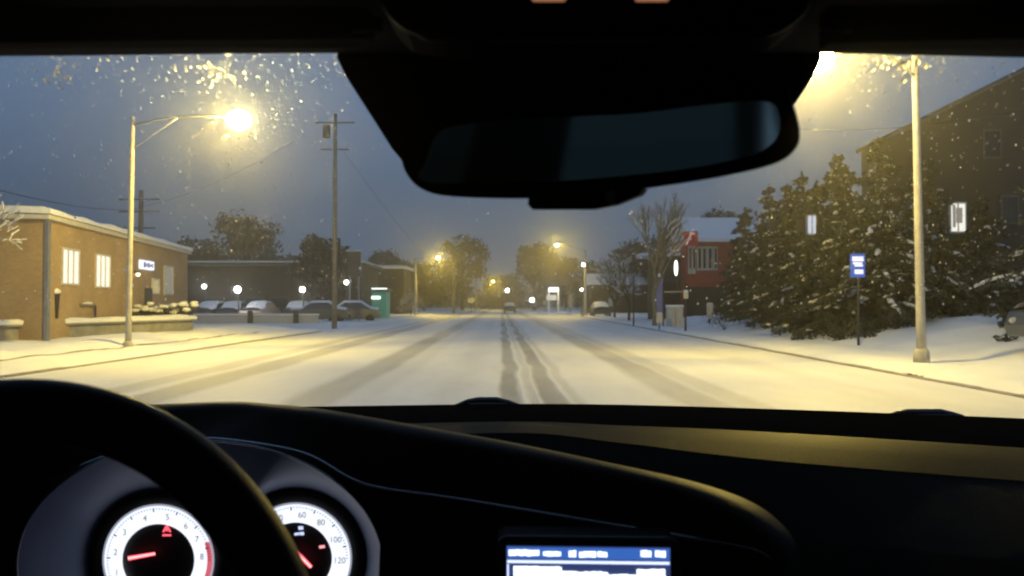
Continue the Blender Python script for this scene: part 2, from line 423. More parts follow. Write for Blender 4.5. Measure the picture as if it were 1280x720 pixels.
def window(parent, px0, px1, z0, z1, m, mull=2, name='window'):
    s0, s1 = sorted((s_of(px0), s_of(px1)))
    b = MB()
    for (a0, a1, c0, c1) in ((s0-.07, s0, z0-.07, z1+.07), (s1, s1+.07, z0-.07, z1+.07), (s0, s1, z0-.07, z0), (s0, s1, z1, z1+.07)): fbox(b, a0, a1, c0, c1, -.02, .05)
    fr = b.build(name, cream, parent)
    b = MB(); fbox(b, s0, s1, z0, z1, -.02, .012); b.build('pane', m, fr)
    b = MB(); w = (s1-s0)/ (mull+1)
    for k in range(1, mull+1): fbox(b, s0+w*k-.03, s0+w*k+.03, z0, z1, .014, .04)
    if mull: b.build('mullion', blindm, fr)
def zz(px, py):
    s = s_of(px); p = fp(s, 0); return at(px, py, p.y).z
window(bl, 77, 97, zz(86, 354), zz(86, 313), litwin, 2)
window(bl, 119, 136, zz(127, 358), zz(127, 320), litwin, 2)
window(bl, 205, 215, zz(210, 367), zz(210, 334), dimwin, 0)
window(bl, 190, 198, zz(194, 366), zz(194, 350), emis('door_light_pane', (1, .8, .4), .45), 0)
b = MB(); fbox(b, s_of(55), s_of(59), 0, BH, .0, .10); b.build('downspout', metal, bl)
b = MB(); fbox(b, s_of(185)-.5, s_of(185)+.5, 0, 2.1, .0, .05); dr = b.build('door', darkmetal, bl)
b = MB(); b.ball(fp(s_of(185)+.38, 1.0, .08), .04); b.build('handle', chrome, dr)
# lit wall sign: a plain bright board with a blue scribble, unreadable in the photo
sg = empty('wall_sign', fp(s_of(181), 2.9, .1), 'small glowing white sign with blue lettering on the brick facade', 'sign')
s0, s1 = s_of(173), s_of(189); z0, z1 = zz(181, 337), zz(181, 326)
b = MB(); fbox(b, s0, s1, z0, z1, .003, .12); b.build('sign_box', emis('sign_face', (.85, .88, 1), 1.3), sg)
b = MB(); zc = (z0+z1)/2
for k, (a0, a1, h) in enumerate(((.16, .30, .12), (.34, .44, .07), (.48, .62, .10), (.66, .74, .05), (.77, .88, .08))):
    fbox(b, lerp(s0, s1, a0), lerp(s0, s1, a1), zc-h, zc+h, .123, .128)
b.build('lettering', emis('sign_blue', (.10, .10, .35), .5), sg)
wl_ = empty('wall_lamp', fp(s_of(168), zz(168, 343), .12), 'small warm wall lamp beside the street pole on the brick facade', 'lamp')
b = MB(); b.ball(fp(s_of(168), zz(168, 343), .14), .09); b.build('lamp_glass', emis('small_warm', (1, .85, .5), 3), wl_, True)
b = MB(); fbox(b, s_of(168)-.08, s_of(168)+.08, zz(168, 343)+.06, zz(168, 343)+.14, 0, .2); b.build('lamp_hood', darkmetal, wl_)
# things standing against the facade
tb = empty('litter_bin', fp(s_of(64), .8, 1.0), 'dark round litter bin by the facade downspout', 'bin')
c = at(64, 398, 25.5)
tb.location = c
b = MB(); b.tube([c, c+Vector((0, 0, .75)), c+Vector((0, 0, .8))], [.2, .25, .27], 14); b.build('bin_body', darkmetal, tb, True)
b = MB(); b.ball(c+Vector((0, 0, .86)), (.27, .27, .14), 12, 6, .15); b.build('snow_cap', snow_fine, tb, True)
bn = empty('bench', at(102, 396, 28), 'snowy bench with thin metal legs under the second lit window', 'bench')
c = at(102, 396, 28)
b = MB(); b.box(c+Vector((0, 0, .42)), (.5, 1.3, .06), .15); b.build('seat', wood, bn)
b = MB(); b.box(c+Vector((-.25, 0, .72)), (.06, 1.3, .35), .15); b.build('backrest', wood, bn)
for sx in (-.2, .2):
    for sy in (-.55, .55):
        b = MB(); b.box(c+Vector((sx, sy, .19)), (.05, .05, .42)); b.build('leg', darkmetal, bn)
b = MB(); b.ball(c+Vector((0, 0, .47)), (.25, .62, .08), 12, 6, .2); b.build('snow_cap', snow_fine, bn, True)
# raised planter wall in front of the building
pw = empty('planter_wall', at(120, 425, 26), 'low concrete planter wall topped with thick snow in front of the brick building', 'wall')
PA = Vector((-16.2, 20.0, 0)); PB = Vector((-13.55, 33.5, 0)); pu = (PB-PA).normalized(); pn = Vector((pu.y, -pu.x, 0)); PL = (PB-PA).length
def pbox(bb, s0, s1, z0, z1, o0, o1):
    bb.box(PA+pu*(s0+s1)/2+pn*(o0+o1)/2+Vector((0, 0, (z0+z1)/2)), (s1-s0, o1-o0, z1-z0), math.atan2(pu.y, pu.x))
b = MB(); pbox(b, -6, PL, -.2, .70, -.35, 0); b.build('wall', concrete, pw, False, .01)
b = MB(); pbox(b, -6, PL+.08, .703, .76, -.5, .12); b.build('coping', concrete, pw, False, .01)
b = MB(); rows = []
for k in range(61):
    s = -6+(PL+6.1)*k/60; h = .16+.08*nz(s, 0, .9, 6); p = PA+pu*s
    rows.append([p+pn*.12+Vector((0, 0, .763)), p+pn*.13+Vector((0, 0, .763+h*.7)), p+pn*0+Vector((0, 0, .763+h)), p-pn*1.2+Vector((0, 0, .72+h)), p-pn*4+Vector((0, 0, .6))])
b.loft(rows); b.poly(rows[-1][::-1]); b.build('snow_cap', snow_fine, pw, True)

# ------------------------------------------------------------------ foliage helpers
def leafcloud(b, cs, rad, per, size, flat=1.0):
    """many small leaf-sized triangles scattered in clumps"""
    for c, r in zip(cs, rad):
        n = int(per)
        d = rng.normal(size=(n, 3)); d /= np.linalg.norm(d, axis=1)[:, None]
        q = c+d*(rng.random((n, 1))**.45)*np.array(r)
        a = rng.normal(size=(n, 3)); a /= np.linalg.norm(a, axis=1)[:, None]
        e = rng.normal(size=(n, 3)); e[:, 2] *= flat; e -= a*(a*e).sum(1)[:, None]; e /= np.linalg.norm(e, axis=1)[:, None]
        s = size*(.5+rng.random((n, 1)))
        i = len(b.v)
        V = np.stack([q-a*s, q+a*s*.9+e*s*.25, q+e*s*.8], 1).reshape(-1, 3)
        b.v += V.tolist(); b.f += [(i+3*k, i+3*k+1, i+3*k+2) for k in range(n)]
def conifer(base, H, R, label, grp='snowy conifers on the right', per=38, rows=15, density=1.0, snowamt=1.0, avoid=()):
    base = Vector(base); root = empty('conifer_tree', base, label, 'tree', grp)
    b = MB(); b.tube([base-Vector((0, 0, .3)), base+Vector((0, 0, H*.5)), base+Vector((0, 0, H*.97))], [.03*H*.6+.05, .06, .02], 8); b.build('trunk', bark, root, True)
    fol = MB(); sn = MB(); br = MB()
    for k in range(rows):
        t = (k+.5*random.random())/rows; rr = R*(1-t)**.85*(.85+.3*random.random())+.08; z0_ = .04*H+t*H*.95
        nb = max(4, int(9*(1-t*.6)*density))
        for j in range(nb):
            z = z0_+random.uniform(-.6, .6)*H/rows; th = 2*PI*(j+random.random()*.8)/nb+k; ln = rr*(.65+.5*random.random())
            dx, dy = math.cos(th), math.sin(th); droop = .28*ln
            if not any((Vector((dx*ln*f_, dy*ln*f_, z))+base-Vector(a[:3])).length < a[3] for a in avoid for f_ in (.5, .8, 1)): br.tube([base+Vector((0, 0, z)), base+Vector((dx*ln*.6, dy*ln*.6, z+.02*ln)), base+Vector((dx*ln, dy*ln, z-droop*.6))], [.03, .018, .006], 4, False)
            blocked = any((Vector((dx*ln*.7, dy*ln*.7, z))+base-Vector(a[:3])).length < a[3]+.25 for a in avoid)
            if not blocked and random.random() < .50*snowamt and t > .12:
                f0 = random.uniform(.35, .55); f1 = random.uniform(.75, 1.0); w_ = random.uniform(.045, .085); n_s = 5
                pts = [base+Vector((dx*ln*f, dy*ln*f, z-droop*f*f+.07+random.uniform(-.02, .03))) for f in [lerp(f0, f1, q/4) for q in range(5)]]
                sn.tube([p+Vector((random.uniform(-.05, .05), random.uniform(-.05, .05), 0)) for p in pts], [w_*.4, w_*random.uniform(.7, 1.3), w_, w_*random.uniform(.6, 1.2), w_*.3], 6)
            for q in range(4):
                f = .3+.7*(q+random.random()*.5)/3.6; c = np.array(base)+np.array((dx*ln*f, dy*ln*f, z-droop*f*f))
                if any(np.linalg.norm(c-np.array(a[:3])) < a[3] for a in avoid): continue
                w = .22*ln*(1.15-f)+.12
                leafcloud(fol, [c], [(w*1.2, w*1.2, w*.6)], per, .075+.012*R, .6)
                if random.random() < .07*snowamt:
                    c2 = Vector(c)+Vector((0, 0, w*.25)); s = .34*w+.03
                    sn.ball(c2, (s*(.6+.9*abs(dx))*.8, s*(.6+.9*abs(dy))*.8, .035+.025*random.random()), 7, 4, .9)
    for q in range(5): leafcloud(fol, [np.array(base)+np.array((0, 0, H*(.86+.03*q)))], [(.22-.035*q, .22-.035*q, .2)], 22, .07)
    fol.build('crown', needles, root); br.build('branches', bark, root)
    if sn.v: sn.build('branch_snow', snow_fine, root)
    return root
def bare_tree(base, H, label, grp, m=twigm, seed=1, spread=.55, depth=6, r0=None, kids=3, snowy=False, trunkfrac=.28, name='bare_tree'):
    R = random.Random(seed); base = Vector(base); root = empty(name, base, label, 'tree', grp)
    tr = MB(); cr = MB(); sn = MB(); r0 = r0 or H*.022
    def grow(p, d, ln, r, lev):
        q = p+d*ln; mid = p.lerp(q, .5)+Vector((R.uniform(-1, 1), R.uniform(-1, 1), R.uniform(-.3, .3)))*ln*.07
        (tr if lev == 0 else cr).tube([p, mid, q], [r, r*.85, r*.68], 8 if lev < 2 else 3, False)
        if snowy and lev > 1 and abs(d.z) < .8 and R.random() < .5:
            sn.tube([p+Vector((0, 0, r)), mid+Vector((0, 0, r)), q+Vector((0, 0, r))], [r*1.1+.008]*3, 4, False)
        if lev >= depth: return
        for k in range(kids+(1 if lev == 1 else 0)):
            th = R.uniform(0, 2*PI); tilt = R.uniform(.25, .95)*spread*(1.25 if lev < 2 else 1)
            ref = Vector((0, 0, 1)) if abs(d.z) < .9 else Vector((1, 0, 0))
            a = d.cross(ref).normalized(); c = a.cross(d)
            nd = (d*math.cos(tilt)+(a*math.cos(th)+c*math.sin(th))*math.sin(tilt)+Vector((0, 0, .10))).normalized()
            st = q if k == 0 else p.lerp(q, R.uniform(.55, 1))
            grow(st, nd, ln*R.uniform(.62, .86), r*.62, lev+1)
    grow(base-Vector((0, 0, .1)), Vector((R.uniform(-.04, .04), 0, 1)).normalized(), H*trunkfrac, r0, 0)
    tr.build('trunk', m if m is not twigm else bark, root, True); cr.build('crown', m, root)
    if sn.v: sn.build('branch_snow', snow_fine, root)
    return root
def bushy_tree(base, H, Wd, label, grp, m=twigm, n=34, per=70, size=.16, name='tree', top=1.0):
    base = Vector(base); root = empty(name, base, label, 'tree', grp)
    tr = MB(); tr.tube([base-Vector((0, 0, .1)), base+Vector((.1, 0, H*.35)), base+Vector((0, 0, H*.75))], [.022*H, .016*H, .006*H], 8, False)
    cs, rs = [], []
    for k in range(n):
        th = random.random()*2*PI; t = random.random()**.8; z = H*(.22+.70*t)
        rr = Wd*math.sqrt(max(0, 1-((t-.40)/.66)**2))*random.random()**.5*.8
        c = (base.x+math.cos(th)*rr, base.y+math.sin(th)*rr, base.z+z)
        cs.append(np.array(c)); w = Wd*(.20+.16*random.random()); rs.append((w, w, w*.9))
        tr.tube([base+Vector((0, 0, H*(.15+.4*t))), Vector(c)], [.008*H, .002*H], 4, False)
    tr.build('trunk', bark, root, True)
    cr = MB(); leafcloud(cr, cs, rs, per, size); cr.build('crown', m, root)
    return root
def shrub(base, w, h, label, grp, m=shrubm, snowy=True):
    base = Vector(base); root = empty('shrub', base, label, 'shrub', grp)
    b = MB(); cs, rs = [], []
    for k in range(9):
        th = random.random()*6.28; r = w*.5*random.random()**.5
        cs.append(np.array((base.x+r*math.cos(th), base.y+r*math.sin(th), base.z+h*(.25+.5*random.random())))); rs.append((w*.28, w*.28, h*.3))
    leafcloud(b, cs, rs, 60, .05); b.build('foliage', m, root)
    st = MB()
    for k in range(8):
        th = random.random()*6.28; st.tube([base, base+Vector((math.cos(th)*w*.35, math.sin(th)*w*.35, h*.85))], [.015, .006], 4, False)
    st.build('stems', bark, root)
    if snowy:
        s = MB()
        for c, r in zip(cs, rs): s.ball(Vector(c)+Vector((0, 0, h*.22)), (w*.2, w*.2, h*.12), 8, 5, .4)
        s.build('snow_cap', snow_fine, root, True)
    return root

# shrubs on the planter, far end of the brick building
for k, (px, py, h, l) in enumerate(((180, 398, .65, 'snow laden shrub nearest the street pole on the planter'), (195, 397, .75, 'snow laden shrub second from the street pole on the planter'),
                                    (213, 397, .6, 'low snow laden shrub under the pale facade window'), (230, 397, .8, 'snow laden shrub at the far corner of the brick building'))):
    c = at(px, py, 33.5); c.z = .72; shrub(c, .9, h, l, 'snowy shrubs on the planter')
# snowy tree hanging in at the far left, over the corner of the building
def at0(px, Y): return Vector(((px-640)/F*Y, Y, 0))
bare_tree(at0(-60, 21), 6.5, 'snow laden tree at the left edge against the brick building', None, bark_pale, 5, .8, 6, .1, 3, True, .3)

# ------------------------------------------------------------------ dark building and car park behind
cb = empty('long_shed', at(340, 390, 66), 'long dark low building with snowy roof edge behind the car park', 'building')
p0 = at0(205, 66); p1 = at0(452, 66); ztop = at(340, 333, 66).z
b = MB(); b.box(((p0.x+p1.x)/2, 70, ztop/2), (p1.x-p0.x, 8, ztop)); b.build('wall', dark_siding, cb)
b = MB(); b.box(((p0.x+p1.x)/2, 69.6, ztop+.13), (p1.x-p0.x+.8, 9.6, .24)); b.build('roof', grey_siding, cb)
b = MB(); b.box(((p0.x+p1.x)/2, 69.6, ztop+.36), (p1.x-p0.x+.7, 9.5, .10)); b.build('roof_snow', snow_fine, cb, False, .04)
for px in (270, 318, 350, 400):
    b = MB(); c = at0(px, 65.95); b.box((c.x, 65.95, 1.5), (1.6, .1, 1.0)); wnd = b.build('window', grey_siding, cb); b = MB(); b.box((c.x, 65.89, 1.5), (1.4, .04, .8)); b.build('pane', glass_dark, wnd)
whitelamp = emis('white_lamp_glass', (1, .98, .90), 26)
def wall_light(px, py, Y, r, label, watts=60, post=False, m=whitelamp, grp='white area lights across the car park', col=(1, .96, .86)):
    c = at(px, py, Y); root = empty('area_light', Vector((c.x, c.y, 0)), label, 'light', grp)
    b = MB(); b.ball(c, r, 12, 8); b.build('lamp_glass', m, root, True)
    b = MB(); b.box(c+Vector((0, .05, r+.05)), (r*2.4, r*2, .1)); b.build('lamp_hood', darkmetal, root)
    b = MB()
    b.tube([Vector((c.x, c.y+.25, 0)), Vector((c.x, c.y+.25, c.z+r))], .06, 6); b.build('post', darkmetal, root)
    if watts: pointlight('lamp_light', c+Vector((0, -r-.1, -.05)), col, watts*.45, .1, root)
    return root
wall_light(255, 358, 65, .16, 'small white area light, leftmost of the row across the car park', 60)
wall_light(297, 362, 60, .24, 'large bright white area light, second from the left across the car park', 120)
wall_light(378, 362, 60, .19, 'bright white area light just left of the tall utility pole', 90)
wall_light(433, 353, 62, .16, 'white area light between the tall utility pole and the green kiosk', 70)
wall_light(634, 363, 150, .34, 'white area light right of the farthest street lamp', 150, grp='white area lights far down the street')
wall_light(665, 375, 130, .36, 'white area light low down in the middle distance', 150, grp='white area lights far down the street')
wall_light(729, 331, 86, .17, 'small white sign built as a glowing globe, high beside the right distant street pole', 30, grp='white area lights far down the street')  # pole sign stood in for by a glowing globe with an added lamp
wall_light(727, 362, 86, .12, 'tiny white sign built as a glowing globe, low beside the right distant street pole', 10, grp='white area lights far down the street')  # lower pole sign, likewise an added glowing globe and lamp

def parked_car(loc, rz, label, m=car_paint, cover=True):
    root = empty('parked_car', loc, label, 'car', 'snow covered parked cars'); M = Matrix.Rotation(rz, 3, 'Z'); loc = Vector(loc)
    def T(p): return loc+M @ Vector(p)
    prof = [(-2.1, .35), (-2.15, .75), (-1.9, .95), (-1.2, 1.0), (-.6, 1.42), (.7, 1.45), (1.45, 1.0), (2.05, .9), (2.15, .6), (2.1, .35)]
    rows = []
    for w, ins in ((-.86, 0), (-.82, .02), (.82, .02), (.86, 0)):
        rows.append([T((x, w*(.86 if z > 1.1 else 1), z)) for x, z in prof])
    b = MB(); b.loft(rows, True); b.poly(rows[0][::-1]); b.poly(rows[-1]); b.build('body', m, root, False, .05)
    for sy in (-.83, .83):
        b = MB(); b.poly([T((x, sy*(1.02 if z < 1.1 else .90), z)) for x, z in ((-.95, 1.02), (-.55, 1.36), (.65, 1.38), (1.2, 1.02))]); b.build('side_window', glass_dark, root)
    for sx in (-1.35, 1.35):
        for sy in (-.80, .80):
            b = MB(); b.tube([T((sx, sy-.1, .32)), T((sx, sy+.1, .32))], .32, 16); b.build('wheel', rubber, root)
    for sy in (-.6, .6):
        b = MB(); b.ball(T((2.1, sy, .7)), (.1, .1, .08)); b.build('headlight', cream, root)
    if cover:
        b = MB(); rows = []
        pr2 = [(-2.0, .98), (-1.2, 1.06), (-.6, 1.5), (.7, 1.53), (1.4, 1.08), (2.0, .98)]
        for f, h in ((-.8, 0), (-.6, .12), (0, .17), (.6, .12), (.8, 0)): rows.append([T((x, f*(.85 if z > 1.2 else 1), z+h-.03+.03*random.random())) for x, z in pr2])
        b.loft(rows); b.build('snow_cover', snow_fine, root, True)
    return root
red_paint = mat('pale_paint', (.5, .42, .38), .35, .05, 3, coat=.5)
for px, Y, rz, l, m in ((266, 63, 1.5, 'snow topped parked car, leftmost in the car park', car_paint), (294, 63.5, 1.6, 'snow covered parked car under the large white light', car_paint),
                        (326, 62, 1.5, 'pale parked car with snow on its roof in the car park', red_paint), (374, 63, 1.62, 'snow covered parked car under the third white light', car_paint),
                        (400, 58, .1, 'dark snow topped parked car in front of the tall utility pole', car_paint), (440, 60, .15, 'dark snow topped parked car beside the green kiosk', car_paint)):
    c = at0(px, Y); parked_car((c.x, Y, 0), rz, l, m)
c = at0(637, 118); parked_car((c.x, 118, 0), 1.57, 'snow covered parked car in the middle of the far junction')
c = at0(750, 84); parked_car((c.x, 84, 0), 1.57, 'snow covered parked car right of the distant street pole')
# low panel wall across the side street corner
YW = 52
lw = empty('low_wall', at0(320, 52), 'low grey panel wall with dark posts edging the car park', 'wall')
q0 = at0(243, YW); q1 = at0(398, YW)
b = MB(); b.box(((q0.x+q1.x)/2, YW, .28), (q1.x-q0.x, .18, .75)); b.build('wall', mat('pale_panel', (.45, .46, .48), .8, .1), lw)
b = MB(); b.box(((q0.x+q1.x)/2, YW, .71), (q1.x-q0.x+.1, .3, .10)); b.build('snow_cap', snow_fine, lw, False, .03)
for px in (313, 370):
    c = at0(px, YW-.2); b = MB(); b.box((c.x, YW-.2, .35), (.3, .2, 1.2)); b.build('post', darkmetal, lw)
# dark sign tower, green kiosk, flat roofed shop behind
sb = empty('signpost', at0(446, 60), 'square dark sign board on a tall post near the green kiosk', 'sign', None)
c = at(443, 330, 60); b = MB(); b.box(c, (1.0, .2, 1.9)); b.build('board', darkmetal, sb)
b = MB(); b.box(Vector((c.x, 60, c.z+1.0)), (1.1, .3, .1)); b.build('snow_cap', snow_fine, sb)
for dx in (-.35, .35):
    b = MB(); b.tube([(c.x+dx, 60.05, 0), (c.x+dx, 60.05, c.z)], .06, 8); b.build('post', metal, sb)
kk = empty('green_kiosk', at0(467, 72), 'small green kiosk with lit white canopy edges beyond the car park', 'kiosk')
c = at(468, 376, 72); b = MB(); b.box((c.x, 72, 1.25), (2.5, 2.4, 2.5)); b.build('body', emis('green_lit_panel', (.06, .34, .25), .28, base=(.04, .18, .14)), kk, False, .03)
for (py, w, dx) in ((362, 1.7, .3), (372, 1.1, .0)):
    cc = at(468, py, 70.7); b = MB(); b.box(cc+Vector((dx, 0, 0)), (w, .15, .28)); b.build('light_strip', emis('kiosk_white', (.9, 1, .95), 2.2), kk, False, .08)
for (px, py) in ((452, 367), (456, 373)):
    b = MB(); b.ball(at(px, py, 70.6), .2, 10, 6); b.build('lamp_glass', emis('kiosk_lamp', (1, .95, .8), 3), kk, True)
b = MB(); cc = at(458, 384, 70.6); b.box(cc, (.8, .1, .9)); b.build('door', cream, kk)
b = MB(); b.box((c.x, 72, 2.62), (2.9, 2.8, .2)); b.build('roof', darkmetal, kk)
sh = empty('flat_roofed_shop', at0(480, 100), 'dark flat roofed shop with snowy roof left of the far street lamp', 'building')
q0 = at0(450, 100); q1 = at0(505, 100); zt = at(480, 336, 100).z
b = MB(); b.box(((q0.x+q1.x)/2, 104, zt/2), (q1.x-q0.x, 8, zt)); b.build('wall', brick_dark, sh)
b = MB(); b.box(((q0.x+q1.x)/2, 103.8, zt+.2), (q1.x-q0.x+.6, 9, .4)); b.build('roof_snow', snow_fine, sh, False, .1)
# snowy arching bush and street signs in the distance
shr = bushy_tree(at0(513, 84), 2.6, 1.7, 'rounded snow dusted bush at the foot of the distant left lamp', None, mat('frosted_twigs', (.5, .47, .42), .8, .2), 20, 60, .10, 'frosted_bush')
def sign_post(px, pyb, pyt, Y, label, board=(.5, .6), bm=metal, z0=0, grp='street signs on posts', face=None, pr=.035):
    base = at(px, pyb, Y); base.z = z0; top = at(px, pyt, Y); root = empty('street_sign', base, label, 'sign', grp)
    b = MB(); b.tube([base, top], pr, 8); b.build('post', darkmetal, root, True)
    c = top-Vector((0, .06, board[1]/2)); b = MB(); b.box(c, (board[0], .03, board[1])); b.build('sign_board', bm, root, False, .008)
    b = MB(); b.box(c+Vector((0, 0, board[1]/2+.03)), (board[0]*.9, .09, .05)); b.build('snow_cap', snow_fine, root, False, .02)
    return root, c
sign_post(589, 389, 372, 120, 'small pale sign left of the thin far lamp pole', (1.0, .8))
sign_post(792, 407, 318, 50, 'slim dark post with a small sign right of the snowy parked car', (.28, .5), darkmetal, pr=.05)
sign_post(857, 418, 364, 37, 'yellow lit signpost in front of the red building', (.22, .35), cream, pr=.05, z0=0.1)
sign_post(824, 412, 392, 40, 'short white marker sign at the kerb before the red building', (.3, .5), cream, pr=.03, z0=.1)
sign_post(887, 404, 380, 44, 'short pale post half buried before the red building', (.35, .8), cream, pr=.04, z0=.2)
sign_post(713, 392, 370, 110, 'pale standing marker board left of the right distant lamp', (.5, 1.6), mat('pale_board', (.35, .38, .38), .7))
sign_post(763, 391, 374, 80, 'small snowy hydrant marker right of the distant street pole', (.45, .7), cream)
# lit shelter
ls = empty('bus_shelter', at0(690, 125), 'bright white lit shelter on two posts at the far junction', 'shelter')
c = at(692, 362, 125); b = MB(); b.box(c, (1.6, 1.6, .7)); b.build('light_box', emis('shelter_white', (1, .97, .88), 2.6), ls, False, .15)
c2 = at(689, 372, 125); b = MB(); b.box(c2, (1.5, .3, .8)); b.build('panel', emis('shelter_panel', (.9, .85, .75), .7), ls)
for dx in (-.8, .75):
    b = MB(); b.tube([(c.x+dx, 125, 0), (c.x+dx, 125, c.z)], .12, 8); b.build('post', cream, ls)
pointlight('lamp_light', c+Vector((0, -1.4, -.4)), (1, .95, .85), 250, .2, ls)

# ------------------------------------------------------------------ blue bus stop sign near right
bsz = gz(9.9, 26)
rt, c = sign_post(1073, 436, 318, 23.5, 'blue and white bus stop sign on a dark post before the conifers', (.30, .02), darkmetal, z0=.15)
for ch in list(rt.children):
    if ch.name.startswith(('sign_board', 'snow_cap')): bpy.data.objects.remove(ch)
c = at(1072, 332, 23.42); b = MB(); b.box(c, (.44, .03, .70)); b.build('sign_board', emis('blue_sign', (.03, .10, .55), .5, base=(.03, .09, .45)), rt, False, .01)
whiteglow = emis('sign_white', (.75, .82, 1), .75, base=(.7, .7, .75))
b = MB()                                   # bus pictogram and caption bar
for (x0, x1, z0, z1) in ((-.17, .17, .13, .22), (-.15, .13, .04, .10), (-.10, .15, -.03, .03), (-.17, .17, .23, .27), (-.10, .16, -.25, -.12)):
    b.box(c+Vector(((x0+x1)/2, -.02, (z0+z1)/2)), (x1-x0, .008, z1-z0))
b.build('bus_symbol', whiteglow, rt, False, .02)

# ------------------------------------------------------------------ red building with snowy roof
rb = empty('red_building', at0(895, 56), 'red sided building with steep snow covered roof and narrow pale windows', 'building')
YB = 56; c0 = at0(858, YB); c1 = at0(948, YB); ze = at(890, 298, YB).z; zr = at(890, 272, YB+4).z
b = MB(); b.box(((c0.x+c1.x)/2, YB+4, ze/2), (c1.x-c0.x, 8, ze)); b.build('wall', red_wall, rb)
b = MB(); b.box(((c0.x+c1.x)/2, YB-.1, 1.3), (c1.x-c0.x, .25, 2.6)); b.build('lower_wall', dark_siding, rb)
b = MB(); xa, xb = c0.x+.3, c1.x+.4
b.add([(xa, YB-.5, ze), (xb, YB-.5, ze), (xb, YB+4, zr), (xa, YB+4, zr), (xa, YB+8.5, ze), (xb, YB+8.5, ze), (xa, YB-.5, ze-.25), (xb, YB-.5, ze-.25), (xa, YB+8.5, ze-.25), (xb, YB+8.5, ze-.25)],
      [(0, 1, 2, 3), (3, 2, 5, 4), (6, 7, 1, 0), (0, 3, 4, 8, 6), (1, 7, 9, 5, 2), (6, 8, 9, 7)]); b.build('roof', snow, rb)
for px, w in ((862, .22), (867, .25), (874, .35), (880, .38), (887, .42), (894, .30)):
    cc = at(px, 323, YB); b = MB(); b.box((cc.x, YB-.03, cc.z), (w, .08, 1.7 if px > 870 else 2.2)); f = b.build('window', mat('window_frame_pale', (.42, .42, .36), .7) if px == 862 else bpy.data.materials['window_frame_pale'], rb)
    b = MB(); b.box((cc.x+.02, YB-.08, cc.z), (w*.45, .02, 1.4)); b.build('pane', glass_dark, f)
rs = empty('shop_sign', at(864, 297, YB-.7), 'red shop sign with a pale slanting stroke on the red building', 'sign')
cc = at(863, 298, YB-.7); b = MB(); b.box(cc, (1.0, .25, 1.0)); b.build('sign_box', emis('red_sign_face', (.75, .05, .04), .1, base=(.2, .015, .015)), rs, False, .03)
b = MB(); b.box(cc+Vector((-.15, -.16, -.05)), (.13, .05, .9), 0, .45); b.box(cc+Vector((.08, -.16, .35)), (.35, .05, .16), 0, .2); b.build('stroke_mark', emis('red_sign_stroke', (.9, .6, .55), .4), rs)
dl = empty('door_lamp', at(845, 335, YB-1), 'narrow white lamp glowing left of the red building', 'lamp')
cc = at(845, 335, YB-1); b = MB(); b.ball(cc, (.12, .12, .55), 10, 8); b.build('lamp_glass', emis('narrow_white', (1, .97, .85), 4), dl, True)
b = MB(); b.tube([Vector((cc.x+.1, cc.y+.2, 0)), cc+Vector((.1, .2, .5))], .05, 6); b.build('post', darkmetal, dl)
# blue-lit annexe and white utility box
an = empty('annexe', at0(838, 57), 'narrow dark annexe with a violet lit doorway left of the red building', 'building')
cc = at0(840, 58); za = at(840, 320, 58).z
b = MB(); b.box((cc.x+.2, 60, za/2), (2.6, 4, za)); b.build('wall', dark_siding, an)
cc = at(824, 368, 57.7); b = MB(); b.box((cc.x, 57.9, 1.7), (.65, .12, 3.4)); b.build('door', emis('violet_doorway', (.34, .36, .75), .14), an)
b = MB(); b.box((cc.x+.3, 60, za+.12), (3.2, 4.4, .2)); b.build('roof_snow', snow_fine, an)
ub = empty('utility_cabinet', at0(844, 44), 'pale square utility cabinet with snow on top before the red building', 'cabinet')
cc = at0(843, 44); b = MB(); b.box((cc.x, 44, .65), (.85, .6, 1.15)); b.build('cabinet_body', cream, ub, False, .02)
b = MB(); b.box((cc.x, 44, 1.28), (.92, .66, .14)); b.build('snow_cap', snow_fine, ub, False, .05)
b = MB(); b.box((cc.x, 43.68, .65), (.02, .02, 1.0)); b.build('door_seam', darkmetal, ub)
gp = empty('gate_frame', at0(843, 45), 'dark thin gate frame standing around the pale utility cabinet', 'gate')
for px in (829, 857):
    c_ = at0(px, 45); b = MB(); b.box((c_.x, 45, 1.3), (.08, .08, 2.6)); b.build('post', darkmetal, gp)
a_, b_ = at0(829, 45), at0(857, 45); b = MB(); b.box(((a_.x+b_.x)/2, 45, 2.1), (b_.x-a_.x, .06, .07)); b.build('rail', metal, gp)

# ------------------------------------------------------------------ dark gabled house at right
YH = 30
hs = empty('gabled_house', at0(1200, YH), 'large dark gabled house behind the conifers with two lit windows', 'house')
e0 = at(1100, 180, YH); g1 = at(1290, 86, YH); sl = (g1.z-e0.z)/(g1.x-e0.x); xap = e0.x+8.0; zap = e0.z+8.0*sl; xr = xap+8
b = MB(); D = 1.6
b.add([(e0.x, YH, 0), (xr, YH, 0), (xr, YH, e0.z), (xap, YH, zap), (e0.x, YH, e0.z), (e0.x, YH+D, 0), (xr, YH+D, 0), (xr, YH+D, e0.z), (xap, YH+D, zap), (e0.x, YH+D, e0.z)],
      [(0, 1, 2, 3, 4), (5, 9, 8, 7, 6), (0, 4, 9, 5), (1, 6, 7, 2)]); b.build('wall', brick_dark, hs)
b = MB(); o = .15
for (xa_, za_, xb_, zb_) in ((e0.x-o, e0.z-o*sl, xap, zap), (xap, zap, xr+o, e0.z-o*sl)):
    b.add([(xa_, YH-o, za_+.02), (xb_, YH-o, zb_+.02), (xb_, YH+D+o, zb_+.02), (xa_, YH+D+o, za_+.02), (xa_, YH-o, za_+.2), (xb_, YH-o, zb_+.2), (xb_, YH+D+o, zb_+.2), (xa_, YH+D+o, za_+.2)],
          [(0, 1, 2, 3), (4, 7, 6, 5), (0, 4, 5, 1), (1, 5, 6, 2), (2, 6, 7, 3), (3, 7, 4, 0)])
b.build('roof', dark_siding, hs)
